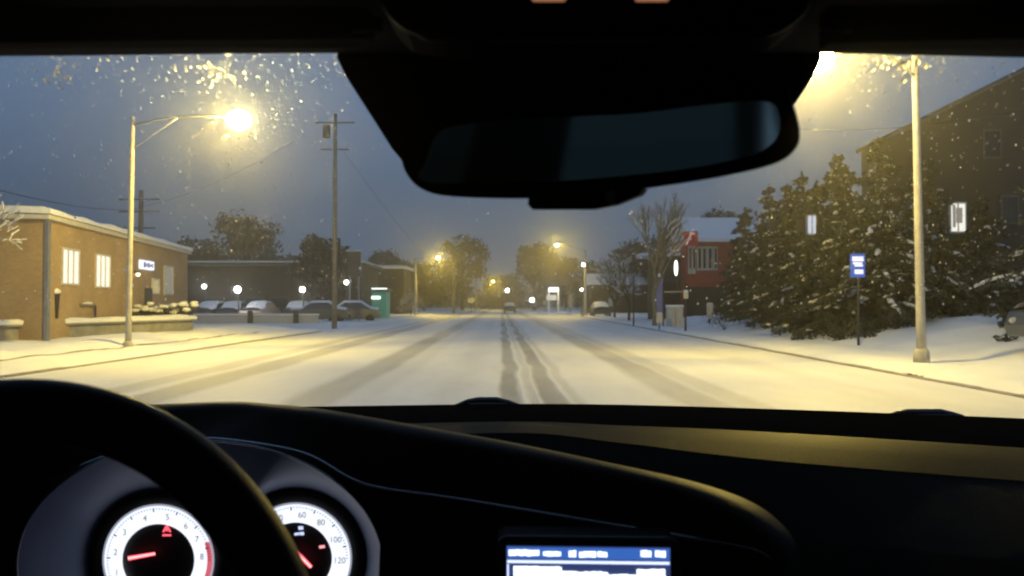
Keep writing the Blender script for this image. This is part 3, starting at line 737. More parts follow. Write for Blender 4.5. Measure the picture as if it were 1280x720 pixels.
b = MB(); b.tube([(e0.x-o, YH-o-.03, e0.z-o*sl+.08), (xap, YH-o-.03, zap+.08)], .07, 6); b.build('rake_board', mat('dull_trim', (.10, .09, .08), .8), hs)
b = MB(); b.tube([(e0.x+.1, YH-.06, .2), (e0.x+.1, YH-.06, e0.z-.1)], .05, 6); b.build('downspout', bpy.data.materials['dull_trim'], hs)
for (px_, py_) in ((1150, 268), (1262, 262), (1240, 180)):
    c_ = at(px_, py_, YH-.04); b = MB(); b.box(c_, (.7, .06, 1.1)); fr_ = b.build('window', bpy.data.materials['dull_trim'], hs); b = MB(); b.box(c_-Vector((0, .04, 0)), (.56, .02, .96)); b.build('pane', glass_dark, fr_)
wg = at(1000, 236, YH+4); zl = at(1000, 262, YH+4).z
b = MB(); b.box(((at(1000, 250, YH+4).x+e0.x)/2, YH+6, zl/2), (e0.x-wg.x, 5, zl)); b.build('side_wing', brick_dark, hs)
def hwin(px, py, w, h, Y, blind):
    c = at(px, py, Y); b = MB(); b.box(c, (w+.14, .08, h+.14)); f = b.build('window', cream, hs)
    b = MB(); b.box(c-Vector((0, .05, 0)), (w, .02, h)); b.build('pane', emis('house_window', (1, .96, .86), .95) if blind else emis('house_window_blue', (.78, .85, 1), .7), f)
    b = MB(); b.box(c-Vector((.02, .075, 0)), (.05, .02, h))
    if blind: b.box(c-Vector((-.02, .075, -.08)), (w*.45, .02, h*.55)); b.box(c-Vector((w*.33, .075, -.05)), (w*.2, .02, h*.8))
    b.build('mullion', emis('curtain_glow', (1, .93, .8), .22), f)  # bar and curtains given their own faint glow for room light shining through
hwin(1197, 272, .52, 1.05, YH-.04, True)
hwin(1015, 281, .36, .75, YH+3.4, False)
pc = empty('porch', at0(1215, 28.4), 'low porch roof edged with snow against the dark gabled house', 'porch')
a_ = at(1172, 351, 28.4); c_ = at(1258, 346, 28.4)
b = MB(); b.box((a_+c_)/2+Vector((0, .8, -.08)), (c_.x-a_.x, 1.7, .12)); b.build('roof', dark_siding, pc)
b = MB(); b.box((a_+c_)/2+Vector((0, .8, .02)), (c_.x-a_.x, 1.6, .07)); b.build('roof_snow', snow_fine, pc, False, .03)
for x in (a_.x+.1, c_.x-.1):
    b = MB(); b.box((x, 28.5, (a_.z)/2), (.1, .1, a_.z-.15)); b.build('post', dark_siding, pc)

# conifers and shrubs on the right
w1 = at(1197, 272, 25); w2 = at(1015, 281, 30)
AV = [(*at(1197, 272, y*.5), .62) for y in range(34, 60)]+[(*at(1015, 281, y*.5), .55) for y in range(44, 68)]
def cz(px, Y): c = at0(px, Y); c.z = gz(c.x, Y)-.05; return c
for px, Y, H, R, l in ((962, 40, 6.6, 2.0, 'leftmost snowy conifer, next to the red building'),
                       (985, 35, 6.2, 2.1, 'snowy conifer left of the small blue lit window'),
                       (1022, 30, 5.8, 1.9, 'snowy conifer around and under the small blue lit window'),
                       (1058, 28, 6.0, 2.1, 'broad snowy conifer behind the blue bus sign'),
                       (1100, 26.5, 6.4, 2.2, 'tall snow dashed conifer left of the near right lamp pole'),
                       (1158, 27, 5.6, 2.0, 'snowy conifer just behind the near right lamp pole'),
                       (1003, 37.5, 6.9, 2.2, 'tall dark conifer set back behind the small blue lit window'),
                       (1046, 33.5, 7.0, 2.2, 'tall conifer against the left corner of the dark gabled house'),
                       (932, 45, 6.2, 2.0, 'farthest conifer at the right corner of the red building'),
                       (1225, 27, 4.2, 1.7, 'low conifer beneath the lit house window')):
    conifer(cz(px, Y), H, R, l, avoid=AV, snowamt=1.9 if 1030 < px < 1190 else 1.2, rows=17)
conifer(cz(1345, 20.5), 6.8, 2.3, 'near snow laden conifer reaching in from the right edge', snowamt=1.5, rows=12)
for px, Y, w, h, l in ((905, 38, 1.6, 1.2, 'dark shrub below the leftmost conifer'), (1055, 25.5, 1.5, .8, 'low dark shrub at the foot of the blue bus sign'), (1120, 25, 1.5, .8, 'low dark shrub left of the near right lamp pole'),
                       (985, 33, 1.8, 1.2, 'dark shrub left of the low conifer'), (1190, 26, 1.6, .8, 'low dark shrub under the lit house window')):
    shrub(cz(px, Y), w, h, l, 'dark shrubs below the conifers', needles, False)
bare_tree(cz(1375, 20.5), 6.4, 'bare tree with snow lined branches reaching in at the right edge', None, bark, 12, .75, 6, .12, 3, True, .3)
pcar = parked_car((13.3, 17.0, .33), PI, 'snow covered parked car with its nose cut by the right edge of the view')
# fallen twig debris by the right kerb
db = MB()
for k in range(60):
    t = random.random(); c = gnd(lerp(1128, 1245, t), lerp(468, 481, t)+random.uniform(-1.5, 1.5), .0); c.z = .01; d = Vector((random.uniform(-.16, .16), random.uniform(-.05, .05), .01)); c.z = max(c.z, .012)
    db.tube([c-d, c+Vector((0, 0, .015)), c+d], .010, 4)
tag(db.build('twig_debris', bark), 'scatter of dark twigs on the snow beside the right kerb', 'debris', kind='stuff')

# ------------------------------------------------------------------ trees further off
G1 = 'bare trees at the end of the street'
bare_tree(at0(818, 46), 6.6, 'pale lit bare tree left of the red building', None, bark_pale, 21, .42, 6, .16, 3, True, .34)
bare_tree(at0(786, 60), 7.0, 'thin snowy bare tree left of the pale lit tree', None, twigm, 33, .6, 6, .12, 3, True, .25)
bare_tree(at0(768, 72), 7.2, 'snowy bare tree just right of the distant lamp pole', None, twigm, 35, .6, 6, .12, 3, True, .22)
for px, pt, Y, wpx, l in ((300, 268, 92, 62, 'wide dark tree mass above the car park lights'), (246, 300, 95, 45, 'dark tree behind the end of the brick building'),
                          (403, 290, 64, 40, 'dark tree directly behind the tall utility pole'), (352, 318, 100, 40, 'low dark tree between the two larger ones by the shed'),
                          (482, 312, 150, 36, 'faint low tree above the flat roofed shop'), (530, 330, 160, 36, 'faint low tree behind the distant left lamp'),
                          (578, 290, 170, 40, 'tall faint tree left of the end of the road'), (628, 345, 215, 34, 'lowest faint tree at the very end of the road'),
                          (668, 303, 170, 36, 'tall faint tree right of the end of the road'), (706, 318, 165, 34, 'faint tree beneath the distant right lamp'),
                          (745, 330, 130, 36, 'faint dark tree behind the right distant pole'), (790, 300, 110, 40, 'dark tree behind the snowy bare trees'),
                          (838, 285, 105, 40, 'dark tree rising behind the violet doorway'), (905, 262, 90, 50, 'dark tree rising behind the snowy red building roof'), (965, 262, 75, 50, 'dark tree mass behind the leftmost conifers')):
    H = at(px, pt, Y).z; bushy_tree(at0(px, Y), H, wpx/F*Y, l, 'dark trees in the background', twigm, 36, 110, .22+Y*.0012)
# buildings closing the end of the street, right of the road
fb = empty('distant_house', at0(755, 105), 'dark distant low house right of the far street pole', 'house')
q0, q1 = at0(738, 105), at0(812, 105); zt = at(760, 356, 105).z
b = MB(); b.box(((q0.x+q1.x)/2, 108, zt/2), (q1.x-q0.x, 6, zt)); b.build('wall', dark_siding, fb)
b = MB(); y0, y1 = 104.6, 111.4
b.add([(q0.x-.3, y0, zt), (q1.x+.3, y0, zt), (q1.x+.3, 108, zt+1.6), (q0.x-.3, 108, zt+1.6), (q1.x+.3, y1, zt), (q0.x-.3, y1, zt)], [(0, 1, 2, 3), (3, 2, 4, 5), (0, 3, 5), (1, 4, 2)]); b.build('roof', snow, fb)
# far dark wood that closes the horizon
b = MB(); cs = []; rs = []
for k in range(170):
    x = -190+380*k/170+random.uniform(-2, 2); cs.append(np.array((x, 260+random.uniform(-12, 12), random.uniform(1, 4.5)))); rs.append((5, 4, 4+2*random.random()))
leafcloud(b, cs, rs, 130, .9)
tag(b.build('distant_wood', twigm), 'dark far off wood closing the end of the street', 'wood', kind='stuff')

# ------------------------------------------------------------------ falling snow
b = MB()
for k in range(2200):
    Y = 9+45*random.random()**1.2; px = random.uniform(-100, 1380); py = random.uniform(30, 385); c = at(px, py, Y)
    if c.z < .2: continue
    r = random.uniform(.007, .017); b.ball(c, (r, r, r*1.3), 5, 3, .5)
tag(b.build('falling_snow', snow_fine), 'falling snowflakes in the street lamp light', 'snowflakes', kind='stuff')

# ================================================================== THE CAR
car = empty('car', (0.08, -.4, 0), 'dark car interior with lit gauges, steering wheel and snow specked windshield', 'car')
CX = .08
def ws(px, py):                                        # point on the windshield along this column/row
    a, bb = ray(px, py); Y = .8
    for _ in range(12):
        x = a*Y; Y = (1.25-CZ+.5*(1.2-.14*(x-CX)**2))/(bb+.5)
    return Vector((a*Y, Y, CZ+bb*Y))
def wsz(x, y): return 1.25+.5*(1.2-.14*(x-CX)**2-y)
# windshield glass
def glass_material(name, tint, refl=.04, fk=.25):
    m, n, l, p = nt(name); n.remove(p)
    t = n.new('ShaderNodeBsdfTransparent'); t.inputs[0].default_value = (*tint, 1)
    gl = n.new('ShaderNodeBsdfGlossy'); gl.inputs['Roughness'].default_value = .03
    mx = n.new('ShaderNodeMixShader'); fr = n.new('ShaderNodeLayerWeight'); fr.inputs['Blend'].default_value = .2
    q = n.new('ShaderNodeMath'); q.operation = 'MULTIPLY_ADD'; q.inputs[1].default_value = fk; q.inputs[2].default_value = refl
    l.new(fr.outputs['Fresnel'], q.inputs[0]); l.new(q.outputs[0], mx.inputs[0]); l.new(t.outputs[0], mx.inputs[1]); l.new(gl.outputs[0], mx.inputs[2])
    l.new(mx.outputs[0], n['Material Output'].inputs['Surface']); return m
wglass = glass_material('windshield_glass', (.96, .97, .97), .0)
b = MB(); rows = []
for k in range(13):
    t = k/12; rows.append([])
    for j in range(25):
        x = CX-.76+1.52*j/24; y = lerp(1.24-.14*(x-CX)**2, .44, t); rows[-1].append((x, y, wsz(x, y)))
b.loft(rows); wsh = b.build('windshield', wglass, car, True)
# droplets, slush crumbs and frost on the outside of the glass
N_ = Vector((0, .447, .894))
def film(name, ior, rough, mixc):
    m, n, l, p = nt(name); n.remove(p)
    r = n.new('ShaderNodeBsdfRefraction'); r.inputs['IOR'].default_value = ior; r.inputs['Roughness'].default_value = rough; r.inputs[0].default_value = (.95, .96, 1, 1)
    t = n.new('ShaderNodeBsdfTranslucent'); t.inputs[0].default_value = (.9, .9, .92, 1); x = n.new('ShaderNodeMixShader'); x.inputs[0].default_value = mixc
    l.new(r.outputs[0], x.inputs[1]); l.new(t.outputs[0], x.inputs[2]); l.new(x.outputs[0], n['Material Output'].inputs['Surface']); return m
dropm = film('water_droplet', 1.25, .5, .05); icem = film('ice_crumb', 1.15, .65, .3)
def dome(b, c, r, el):
    ax = Vector((1, 0, 0)); ay = Vector((0, .894, -.447)); i = len(b.v); nu = 7
    js = [random.uniform(.75, 1.25) for _ in range(nu)]
    for k, (rr, h) in enumerate(((1, 0), (.75, .4), (.35, .6))):
        for j in range(nu):
            th = 2*PI*j/nu; b.v.append(c+(ax*math.cos(th)+ay*math.sin(th)*el)*r*rr*js[j]+N_*(r*h+.001))
    b.v.append(c+N_*(r*.66+.001))
    for k in range(2):
        for j in range(nu):
            p, q = i+k*nu+j, i+k*nu+(j+1) % nu; b.f.append((p, q, q+nu, p+nu))
    for j in range(nu): b.f.append((i+2*nu+j, i+2*nu+(j+1) % nu, i+3*nu))
def drop(b, px, py, r, el=1.0):
    dome(b, ws(px, py), r, el*random.choice((1, 1.3, 1.9)))
bd, bi = MB(), MB()
def scatter(n, fx, fy, r0, r1, pi, ok=lambda x, y: True):
    for _ in range(n):
        x, y = fx(), fy()
        if not ok(x, y): continue
        r = .8*random.uniform(r0, r1)*random.choice((.6, .8, 1, 1.25))
        drop(bi if random.random() < pi else bd, x, y, r, random.choice((1, 1, 1.5)))
U = random.uniform; Gs = random.gauss
scatter(260, lambda: U(-20, 500), lambda: 66+abs(Gs(0, 22)), .0003, .0008, .7)
scatter(90, lambda: U(-20, 250), lambda: 66+abs(Gs(0, 30)), .0004, .0011, .4)
scatter(420, lambda: Gs(310, 80), lambda: U(70, 300), .0004, .0010, .6)
scatter(140, lambda: U(-20, 600), lambda: U(70, 320), .0004, .0008, .6)
scatter(330, lambda: U(1030, 1290), lambda: 66+abs(Gs(0, 20)), .0004, .0009, .5)
scatter(300, lambda: Gs(1130, 90), lambda: U(70, 350), .0004, .0009, .6)
scatter(120, lambda: U(560, 1290), lambda: U(200, 330), .0005, .0010, .6)
scatter(40, lambda: Gs(275, 10), lambda: Gs(92, 9), .0008, .0015, .9)
scatter(50, lambda: Gs(1120, 26), lambda: Gs(84, 8), .0009, .0018, .9)
scatter(34, lambda: Gs(78, 10), lambda: Gs(96, 9), .0008, .0016, .5)
o = bd.build('water_droplets', dropm, wsh, True); o['kind'] = 'stuff'
o = bi.build('ice_crumbs', icem, wsh, True); o['kind'] = 'stuff'
# black frit border along the top of the glass and sensor cover round the mirror foot
def plate(name, outline, m, off, th, parent, smooth=False):
    b = MB(); top = [ws(*q)-N_*off for q in outline]; bot = [p-N_*th for p in top]
    b.poly(top[::-1]); b.poly(bot); n = len(top)
    for k in range(n): b.quad(top[k], top[(k+1) % n], bot[(k+1) % n], bot[k])
    return b.build(name, m, parent, smooth)
plate('sensor_cover', [(424, 50), (434, 72), (450, 98), (470, 130), (492, 166), (505, 182), (560, 196), (700, 200), (900, 196), (972, 160), (984, 116), (1000, 92), (1016, 66), (1022, 50)], plastic_soft, .004, .012, car)
b = MB(); b.tube([ws(*q)-N_*.009 for q in ((431, 68), (448, 96), (468, 128), (490, 164), (501, 178))], .0012, 6); b.build('cover_edge_glint', mat('lit_edge_tan', (.30, .27, .18), .6), car, True)  # tan tube added as the lamplit line along the cover's edge
# header lining, roof
def header(name, y_in, z_off, m): pass
rowsH = []
for (py, Y, dz) in ((67, .53, 0), (60, .50, 0), (30, .43, 0), (0, .40, 0), (-60, .36, 0)):
    r = []
    for j in range(41):
        px = -700+2700*j/40; sag = 67+((px-640)/640)**2*2.5 if py == 67 else py
        if py == 67:
            sag = 71-4.5*math.exp(-((px-430)/300)**2) if px < 640 else 66+max(0, (px-1000))/280*6
        r.append(at(px, sag, Y-.10*max(0, abs(px-640)/1400)**2))
    rowsH.append(r)
b = MB(); b.loft(rowsH); zt = 1.64
b.loft([rowsH[-1], [Vector((p.x, .2, zt)) for p in rowsH[-1]], [Vector((p.x, -.6, zt+.03)) for p in rowsH[-1]], [Vector((p.x, -1.5, zt-.03)) for p in rowsH[-1]]])
# clip the roof to the cabin width
b.v = [Vector((max(CX-.66, min(CX+.66, v[0])), v[1], v[2])) for v in b.v]
b.build('roof_lining', lining, car, True)
b = MB(); b.box((CX, -.45, 1.70), (1.36, 2.3, .03)); b.box((CX, .62, 1.66), (1.36, .26, .03), 0); b.build('roof_panel', car_paint, car)
def rounded(name, pts, th, m, parent, dirv=(0, 1, 0), bev=.004):
    b = MB(); d = Vector(dirv)*th; top = [Vector(p) for p in pts]; bot = [p+d for p in top]; n = len(top)
    b.poly(top); b.poly(bot[::-1])
    for k in range(n): b.quad(top[k], bot[k], bot[(k+1) % n], top[(k+1) % n])
    o = b.build(name, m, parent, False)
    if bev:
        mw = o.modifiers.new('w', 'WELD'); mw.merge_threshold = .0001
        bv = o.modifiers.new('b', 'BEVEL'); bv.width = bev; bv.segments = 3; bv.limit_method = 'ANGLE'
    return o
# sun visors
for (x0, x1, l) in ((-60, 470, 'driver sun visor'), (1035, 1400, 'passenger sun visor')):
    v = rounded('sun_visor', [at(x0, 6, .385), at(x1-18, 4, .385), at(x1, 16, .39), at(x1-6, 46, .40), at(x1-26, 52, .41), at(x0, 54, .41)], .012, lining, car)
    b = MB(); b.tube([at(x1+8 if x0 < 0 else x0-8, 30, .40), at(x1-30 if x0 < 0 else x0+30, 32, .40)], .004, 8); b.build('hinge', plastic_gloss, v, True)
# overhead console
oc = rounded('overhead_console', [at(470, -60, .36), at(474, -5, .375), at(484, 20, .385), at(510, 42, .395), at(570, 52, .40), at(760, 55, .40), at(930, 50, .40), at(990, 38, .395), at(1014, 16, .385), at(1024, -10, .375), at(1028, -60, .36)], .035, plastic_soft, car)
for px in (686, 815):
    b = MB(); b.box(at(px, -1.5, .372), (.016, .003, .0022)); b.build('map_light', emis('amber_glow', (1, .42, .2), .32), oc, False, .001)
ring = MB(); ring.tube(catmull([at(478, 0, .372), at(492, 22, .381), at(520, 40, .390), at(580, 49, .396), at(900, 48, .396), at(970, 38, .39), at(1000, 18, .382), at(1012, 0, .374)], 40), .0015, 8); ring.build('console_edge', plastic_gloss, oc, True)
# rain sensor dome behind the mirror
rsn = MB(); rsn.ball(at(772, 71, .54), (.017, .012, .004), 14, 8); rsn.build('light_sensor', mat('frosted_plastic', (.4, .4, .4), .35, .2, 60), car, True)

# rear view mirror
def mY(px, py=176): return .50-.32*((px-752)/F*.5)+.165*(py-176)/F*.5
MN = Vector((-.32, -1, -.115)).normalized(); MP = at(752, 176, .5)
def mirror_pts(lst, off=0):
    out = []
    for px, py in lst:
        a, bb = ray(px, py); d = Vector((a, 1, bb)); o = Vector((0, 0, CZ)); t = (MP-o).dot(MN)/d.dot(MN); out.append(o+d*t-MN*off)
    return out
hous = [(501, 196), (500, 180), (512, 164), (540, 152), (620, 138), (720, 122), (860, 106), (940, 100), (972, 104), (986, 116), (995, 140), (1000, 166), (996, 184), (978, 200), (940, 212), (880, 224), (800, 236), (740, 244), (660, 248), (590, 247), (545, 243), (520, 232), (506, 214)]
def cl(pts, N): return [tuple(q) for q in catmull(pts+[pts[0]], N)][:-1]
hp = cl(hous, 80)
mirror = None
b = MB(); cxm, cym = 752, 176
def ringp(s, off): return mirror_pts([(cxm+(x-cxm)*s, cym+(y-cym)*s) for x, y in hp], off)
rr = [ringp(.965, -.001), ringp(.99, -.003), ringp(1.0, .001), ringp(.995, .012), ringp(.93, .026), ringp(.6, .036), ringp(.2, .038)]
b.loft(rr, True); b.poly(rr[-1]); mirror = b.build('rear_view_mirror', plastic_soft, car, True)
gl = [(533, 206), (524, 218), (530, 226), (560, 229), (690, 227), (780, 220), (860, 211), (930, 197), (960, 184), (974, 166), (974, 144), (966, 130), (940, 127), (880, 132), (800, 142), (720, 146), (640, 150), (570, 158), (546, 170)]
mg, n_, l_, p_ = nt('mirror_silver'); p_.inputs['Base Color'].default_value = (.33, .34, .28, 1); p_.inputs['Metallic'].default_value = 1; p_.inputs['Roughness'].default_value = .06
b = MB(); b.poly(mirror_pts(cl(gl, 70), -.0022)); b.v.append(b.v[0]); b.build('mirror_glass', mg, mirror)
# dark bezel face behind the glass
b = MB(); b.loft([ringp(.968, -.0012), mirror_pts([(lerp(cxm, x, .90), lerp(cym+4, y, .80)) for x, y in hp], -.0016)], True); b.build('bezel', plastic_soft, mirror)
btn = [(663, 244), (662, 256), (668, 262), (740, 262), (770, 256), (800, 244), (806, 236), (790, 234), (700, 240)]
b = MB(); t = mirror_pts(btn, -.004); bo = mirror_pts(btn, .014); b.poly(t); b.poly(bo[::-1])
for k in range(len(t)): b.quad(t[k], bo[k], bo[(k+1) % len(t)], t[(k+1) % len(t)])
b.build('control_pod', plastic_soft, mirror, False, .001)
b = MB(); b.ball(mirror_pts([(766, 246)], -.004)[0], (.0035, .002, .0055), 8, 6); b.build('dimming_button', mat('tan_plastic', (.18, .16, .12), .5), mirror, True)
b = MB(); b.tube([at(752, 130, .535), at(740, 105, .56), ws(735, 95)], [.014, .012, .018], 12); b.build('mount_arm', plastic_soft, mirror, True)

# dashboard
rowA = [(-300, 520, .90), (100, 512, 1.0), (400, 508, 1.07), (640, 505, 1.10), (780, 506, 1.10), (960, 511, 1.07), (1280, 523, .99), (1500, 534, .90)]
rowB = [(-300, 545, .86), (100, 538, .93), (400, 530, .99), (640, 525, 1.02), (780, 529, 1.0), (960, 537, .97), (1280, 557, .89), (1500, 572, .82)]
rowB = [(x, y, a[2]-.025 if x < 1300 else d) for (x, y, d), a in zip(rowB, [(0,0,.90),(0,0,1.0),(0,0,1.07),(0,0,1.10),(0,0,1.10),(0,0,1.07),(0,0,.99),(0,0,.9)])]
rowB2 = [(x, y+3, d-.012) for x, y, d in rowB]
rowC = [(-300, 585, .76), (100, 575, .80), (400, 553, .86), (640, 541, .90), (780, 554, .86), (960, 575, .80), (1280, 601, .74), (1500, 615, .70)]
rowC2 = [(x, y+5, d-.004) for x, y, d in rowC]
rowC = [(x, y, (b_[2]-.115 if x > 600 else max(.9, b_[2]-.115))) for (x, y, d), b_ in zip(rowC, rowB)]
rowC2 = [(x, y+5, d-.004) for x, y, d in rowC]
rowD = [(-300, 650, .90), (100, 650, .90), (400, 640, .90), (560, 642, .88), (700, 648, .85), (780, 655, .85), (960, 670, .84), (1280, 700, .67), (1500, 715, .64)]
rowE = [(x, y+190, d-.06) for x, y, d in rowD]
rowA = [(x, y, d+.055) for x, y, d in rowA]
R = [pxrow(r, 100) for r in (rowA, rowB, rowB2, rowC, rowC2, rowD, rowE)]
R.insert(0, [p+Vector((0, .02, -.02)) for p in R[0]]); R.insert(0, [p+Vector((0, .06, -.12)) for p in R[0]])
R.append([Vector((p.x, p.y+.05, .7)) for p in R[-1]])
def clipx(b): b.v = [Vector((max(CX-.74, min(CX+.76, v[0])), v[1], v[2])) for v in b.v]
b = MB(); b.loft(R[:5]); clipx(b); b.build('defroster_strip', vent_black, car, True)
b = MB(); b.loft([R[4], R[4].__class__(p.lerp(q, .15)+Vector((0, 0, .003)) for p, q in zip(R[4], R[5])), [p.lerp(q, .6)+Vector((0, 0, .003)) for p, q in zip(R[4], R[5])], R[5]]); clipx(b); b.build('dashboard_pad', plastic, car, True)
b = MB(); b.loft(R[5:]); clipx(b); b.build('dashboard', plastic_soft, car, True)
# brow over cluster and centre stack
r1 = [(-120, 532, .80), (40, 513, .82), (130, 507, .835), (200, 505, .84), (290, 502, .85), (340, 505, .835), (400, 511, .82), (500, 528, .79), (640, 553, .76), (760, 578, .73), (860, 600, .705), (930, 623, .675), (972, 650, .65), (996, 685, .63), (1006, 760, .60)]
r2 = [(-120, 548, .77), (40, 524, .79), (130, 516, .805), (200, 513, .815), (290, 509, .825), (340, 514, .81), (400, 521, .795), (500, 541, .765), (640, 566, .735), (760, 589, .705), (850, 612, .68), (905, 634, .655), (945, 662, .635), (966, 695, .622), (975, 765, .60)]
r3 = [(-120, 645, .75), (20, 618, .76), (70, 596, .765), (120, 574, .77), (180, 556, .775), (240, 548, .775), (290, 549, .77), (380, 565, .76), (440, 597, .745), (480, 609, .74), (560, 620, .725), (640, 633, .705), (760, 653, .68), (850, 668, .655), (925, 680, .64), (958, 692, .63), (973, 712, .625), (977, 768, .60)]
r2 = [(x, y, d-.012) for x, y, d in r2]
A1, A2, A3 = pxrow(r1, 120), pxrow(r2, 120), pxrow(r3, 120)
A0 = [p+Vector((.004, .012, -.006)) for p in A1]; A00 = [p+Vector((.01, .03, -.05)) for p in A1]
Am = [a.lerp(c, .5)+Vector((0, -.001, .0025)) for a, c in zip(A1, A2)]
A2b = [a+Vector((0, -.003, -.005)) for a in A2]
b = MB(); b.loft([A00, A0, A1, Am, A2, A2b, A3]); b.build('dashboard_brow', mat('lit_brow_plastic', (.0045, .0042, .0036), .5, .2, 60, spec=.05, bump=.1, bscale=420), car, True)  # paler copy of the dash plastic, putting the lit band into its colour
# trim strip
b = MB(); b.tube([p+Vector((0, -.003, -.0005)) for p in A3[18:]], .0014, 8); b.build('trim_strip', chrome, car, True)
# cluster recess
EX, EY, EA, EB = 250, 706, 229, 155
GY = .80; GL, GR = (198, 700), (370, 698); GRR = 70
def ell(th, s=1): return EX+EA*s*math.cos(th), EY-EB*s*math.sin(th)
def trimy(px):
    q = r3
    for a, c in zip(q[:-1], q[1:]):
        if a[0] <= px <= c[0]: return lerp(a[1], c[1], (px-a[0])/(c[0]-a[0]))
    return 760
n = 120; rim, outer, inner, inner2 = [], [], [], []
for k in range(n):
    th = 2*PI*k/n; x, y = ell(th); rim.append(at(x, y, .745))
    s = 1.01
    while s < 1.7:
        X, Y_ = ell(th, s)
        if Y_ < trimy(X)+1 or X > 620 or X < -60: break
        s += .01
    X, Y_ = ell(th, s); outer.append(at(X, Y_, .757))
    dx_, dy_ = math.cos(th)*EA, -math.sin(th)*EB; ln_ = math.hypot(dx_, dy_); dx_ /= ln_; dy_ /= ln_; best = 70
    for (gx, gy) in (GL, GR):
        for rr_ in (88,):
            pj = (gx-EX)*dx_+(gy-EY)*dy_; pp = (gx-EX)**2+(gy-EY)**2-pj*pj
            if pp < rr_*rr_: best = max(best, pj+math.sqrt(rr_*rr_-pp))
    best = min(best, ln_*.93)
    inner.append(at(lerp(x, EX+dx_*best, .55), lerp(y, EY+dy_*best, .55), .775)); inner2.append(at(EX+dx_*best, EY+dy_*best, .803))
ic = empty('instrument_cluster', at(250, 700, .8)-Vector((0, 0, 0)), None, None); 
ic.parent = car; ic.location = at(250, 700, .8)-Vector(car.location)
b = MB(); b.loft([outer, rim], True); b.build('fascia', plastic_soft, ic, True)
b = MB(); b.loft([rim, inner, inner2], True); b.build('shroud', shroudm, ic, True)
b = MB(); b.poly([p+Vector((0, .012, 0)) for p in inner2]); b.loft([inner2, [p+Vector((0, .012, 0)) for p in inner2]], True); b.build('back_plate', blackmat, ic)
b = MB(); b.tube([at(*ell(2*PI*k/n), .744) for k in range(n+1)], .0009, 6, False); b.build('rim_trim', chrome, ic, True)
def circ(c, r, Y, n=72, a0=0, a1=2*PI): return [at(c[0]+r*math.cos(a0+(a1-a0)*k/n), c[1]-r*math.sin(a0+(a1-a0)*k/n), Y) for k in range(n+1)]
gauge_white = emis('gauge_white', (.84, .89, 1.0), 1.08, base=(.6, .6, .6)); gauge_edge = emis('gauge_edge', (.55, .58, .72), .55)
gauge_red = emis('gauge_red', (.85, .16, .22), .7); needle_red = emis('needle_red', (1, .10, .14), 1.6); needle_core = emis('needle_core', (1, .55, .5), 1.5)
ink = mat('gauge_ink', (.01, .01, .012), .8)
def text_verts(s, size):
    cu = bpy.data.curves.new('t', 'FONT'); cu.body = s; cu.size = size; cu.align_x = 'CENTER'; cu.align_y = 'CENTER'
    o = bpy.data.objects.new('t', cu); COL.objects.link(o); dg = bpy.context.evaluated_depsgraph_get()
    me = bpy.data.meshes.new_from_object(o.evaluated_get(dg)); v = [tuple(x.co) for x in me.vertices]; f = [tuple(p.vertices) for p in me.polygons]
    bpy.data.objects.remove(o); bpy.data.meshes.remove(me); return v, f
def gauge(c, labels, red=None):
    b = MB()   # black cup round the dial
    b.loft([circ(c, 84, .806), circ(c, 83, .800), circ(c, 74, .8045)]); b.build('dial_cup', blackmat, ic, True)
    b = MB(); b.poly(circ(c, 76, GY+.003)[:-1]); b.build('dial_back', blackmat, ic)
    b = MB(); b.loft([circ(c, 70, GY, 72), circ(c, 67.5, GY, 72)]); b.build('dial_edge', gauge_edge, ic)
    b = MB(); a0, a1 = math.radians(-42), math.radians(222)
    b.loft([circ(c, 67.5, GY-.0003, 72, a0, a1), circ(c, 45, GY-.0003, 72, a0, a1)]); f = b.build('dial_face', gauge_white, ic)
    b = MB(); ad = math.radians
    for k in range(61):                     # graduation ticks
        a = ad(205-k*205/60-0)
        major = k % 8 == 0; r1_, r2_ = (65, 60 if major else 62.6); w = .9 if major else .55
        ca, sa = math.cos(a), -math.sin(a); Y = GY-.0008
        p = [(c[0]+r*ca+s*w*-sa, c[1]+r*sa+s*w*ca) for r, s in ((r1_, -1), (r2_, -1), (r2_, 1), (r1_, 1))]
        b.quad(*[at(x, y, Y) for x, y in p])
    for deg, s in labels:
        v, f_ = text_verts(s, .0088); a = ad(deg); P0 = at(c[0]+54.5*math.cos(a), c[1]-54.5*math.sin(a), GY-.0008)
        b.add([P0+Vector((x*.95, 0, y)) for x, y, z in v], f_)
    b.build('numerals', ink, ic)
    if red:
        b = MB(); b.loft([circ(c, 67.4, GY-.0006, 30, ad(red[0]), ad(red[1])), circ(c, 61, GY-.0006, 30, ad(red[0]), ad(red[1]))]); b.build('red_zone', gauge_red, ic)
def needle(p, q, w0, w1):
    d = Vector((q[0]-p[0], q[1]-p[1])).normalized(); nn = Vector((-d.y, d.x))
    for nm, m, k, Y in (('needle', needle_red, 1, .7935), ('needle_core', needle_core, .4, .7928)):
        b = MB(); b.poly([at(p[0]+nn.x*w0*k, p[1]+nn.y*w0*k, Y), at(q[0]+nn.x*w1*k, q[1]+nn.y*w1*k, Y), at(q[0]-nn.x*w1*k, q[1]-nn.y*w1*k, Y), at(p[0]-nn.x*w0*k, p[1]-nn.y*w0*k, Y)])
        b.build(nm, m, ic)
gauge(GL, [(197, '1'), (170, '2'), (141, '3'), (108, '4'), (78, '5'), (51, '6'), (28, '7'), (4, '8')], (-44, 20))
gauge(GR, [(145, '20'), (113, '40'), (82, '60'), (55, '80'), (25, '100'), (-3, '120')])
needle((194, 692), (160, 698), 2.0, 2.8); needle((368, 688), (389, 709), 3.2, 2.4)
b = MB()                                     # red warning triangle over a small car shape
Yw = .795
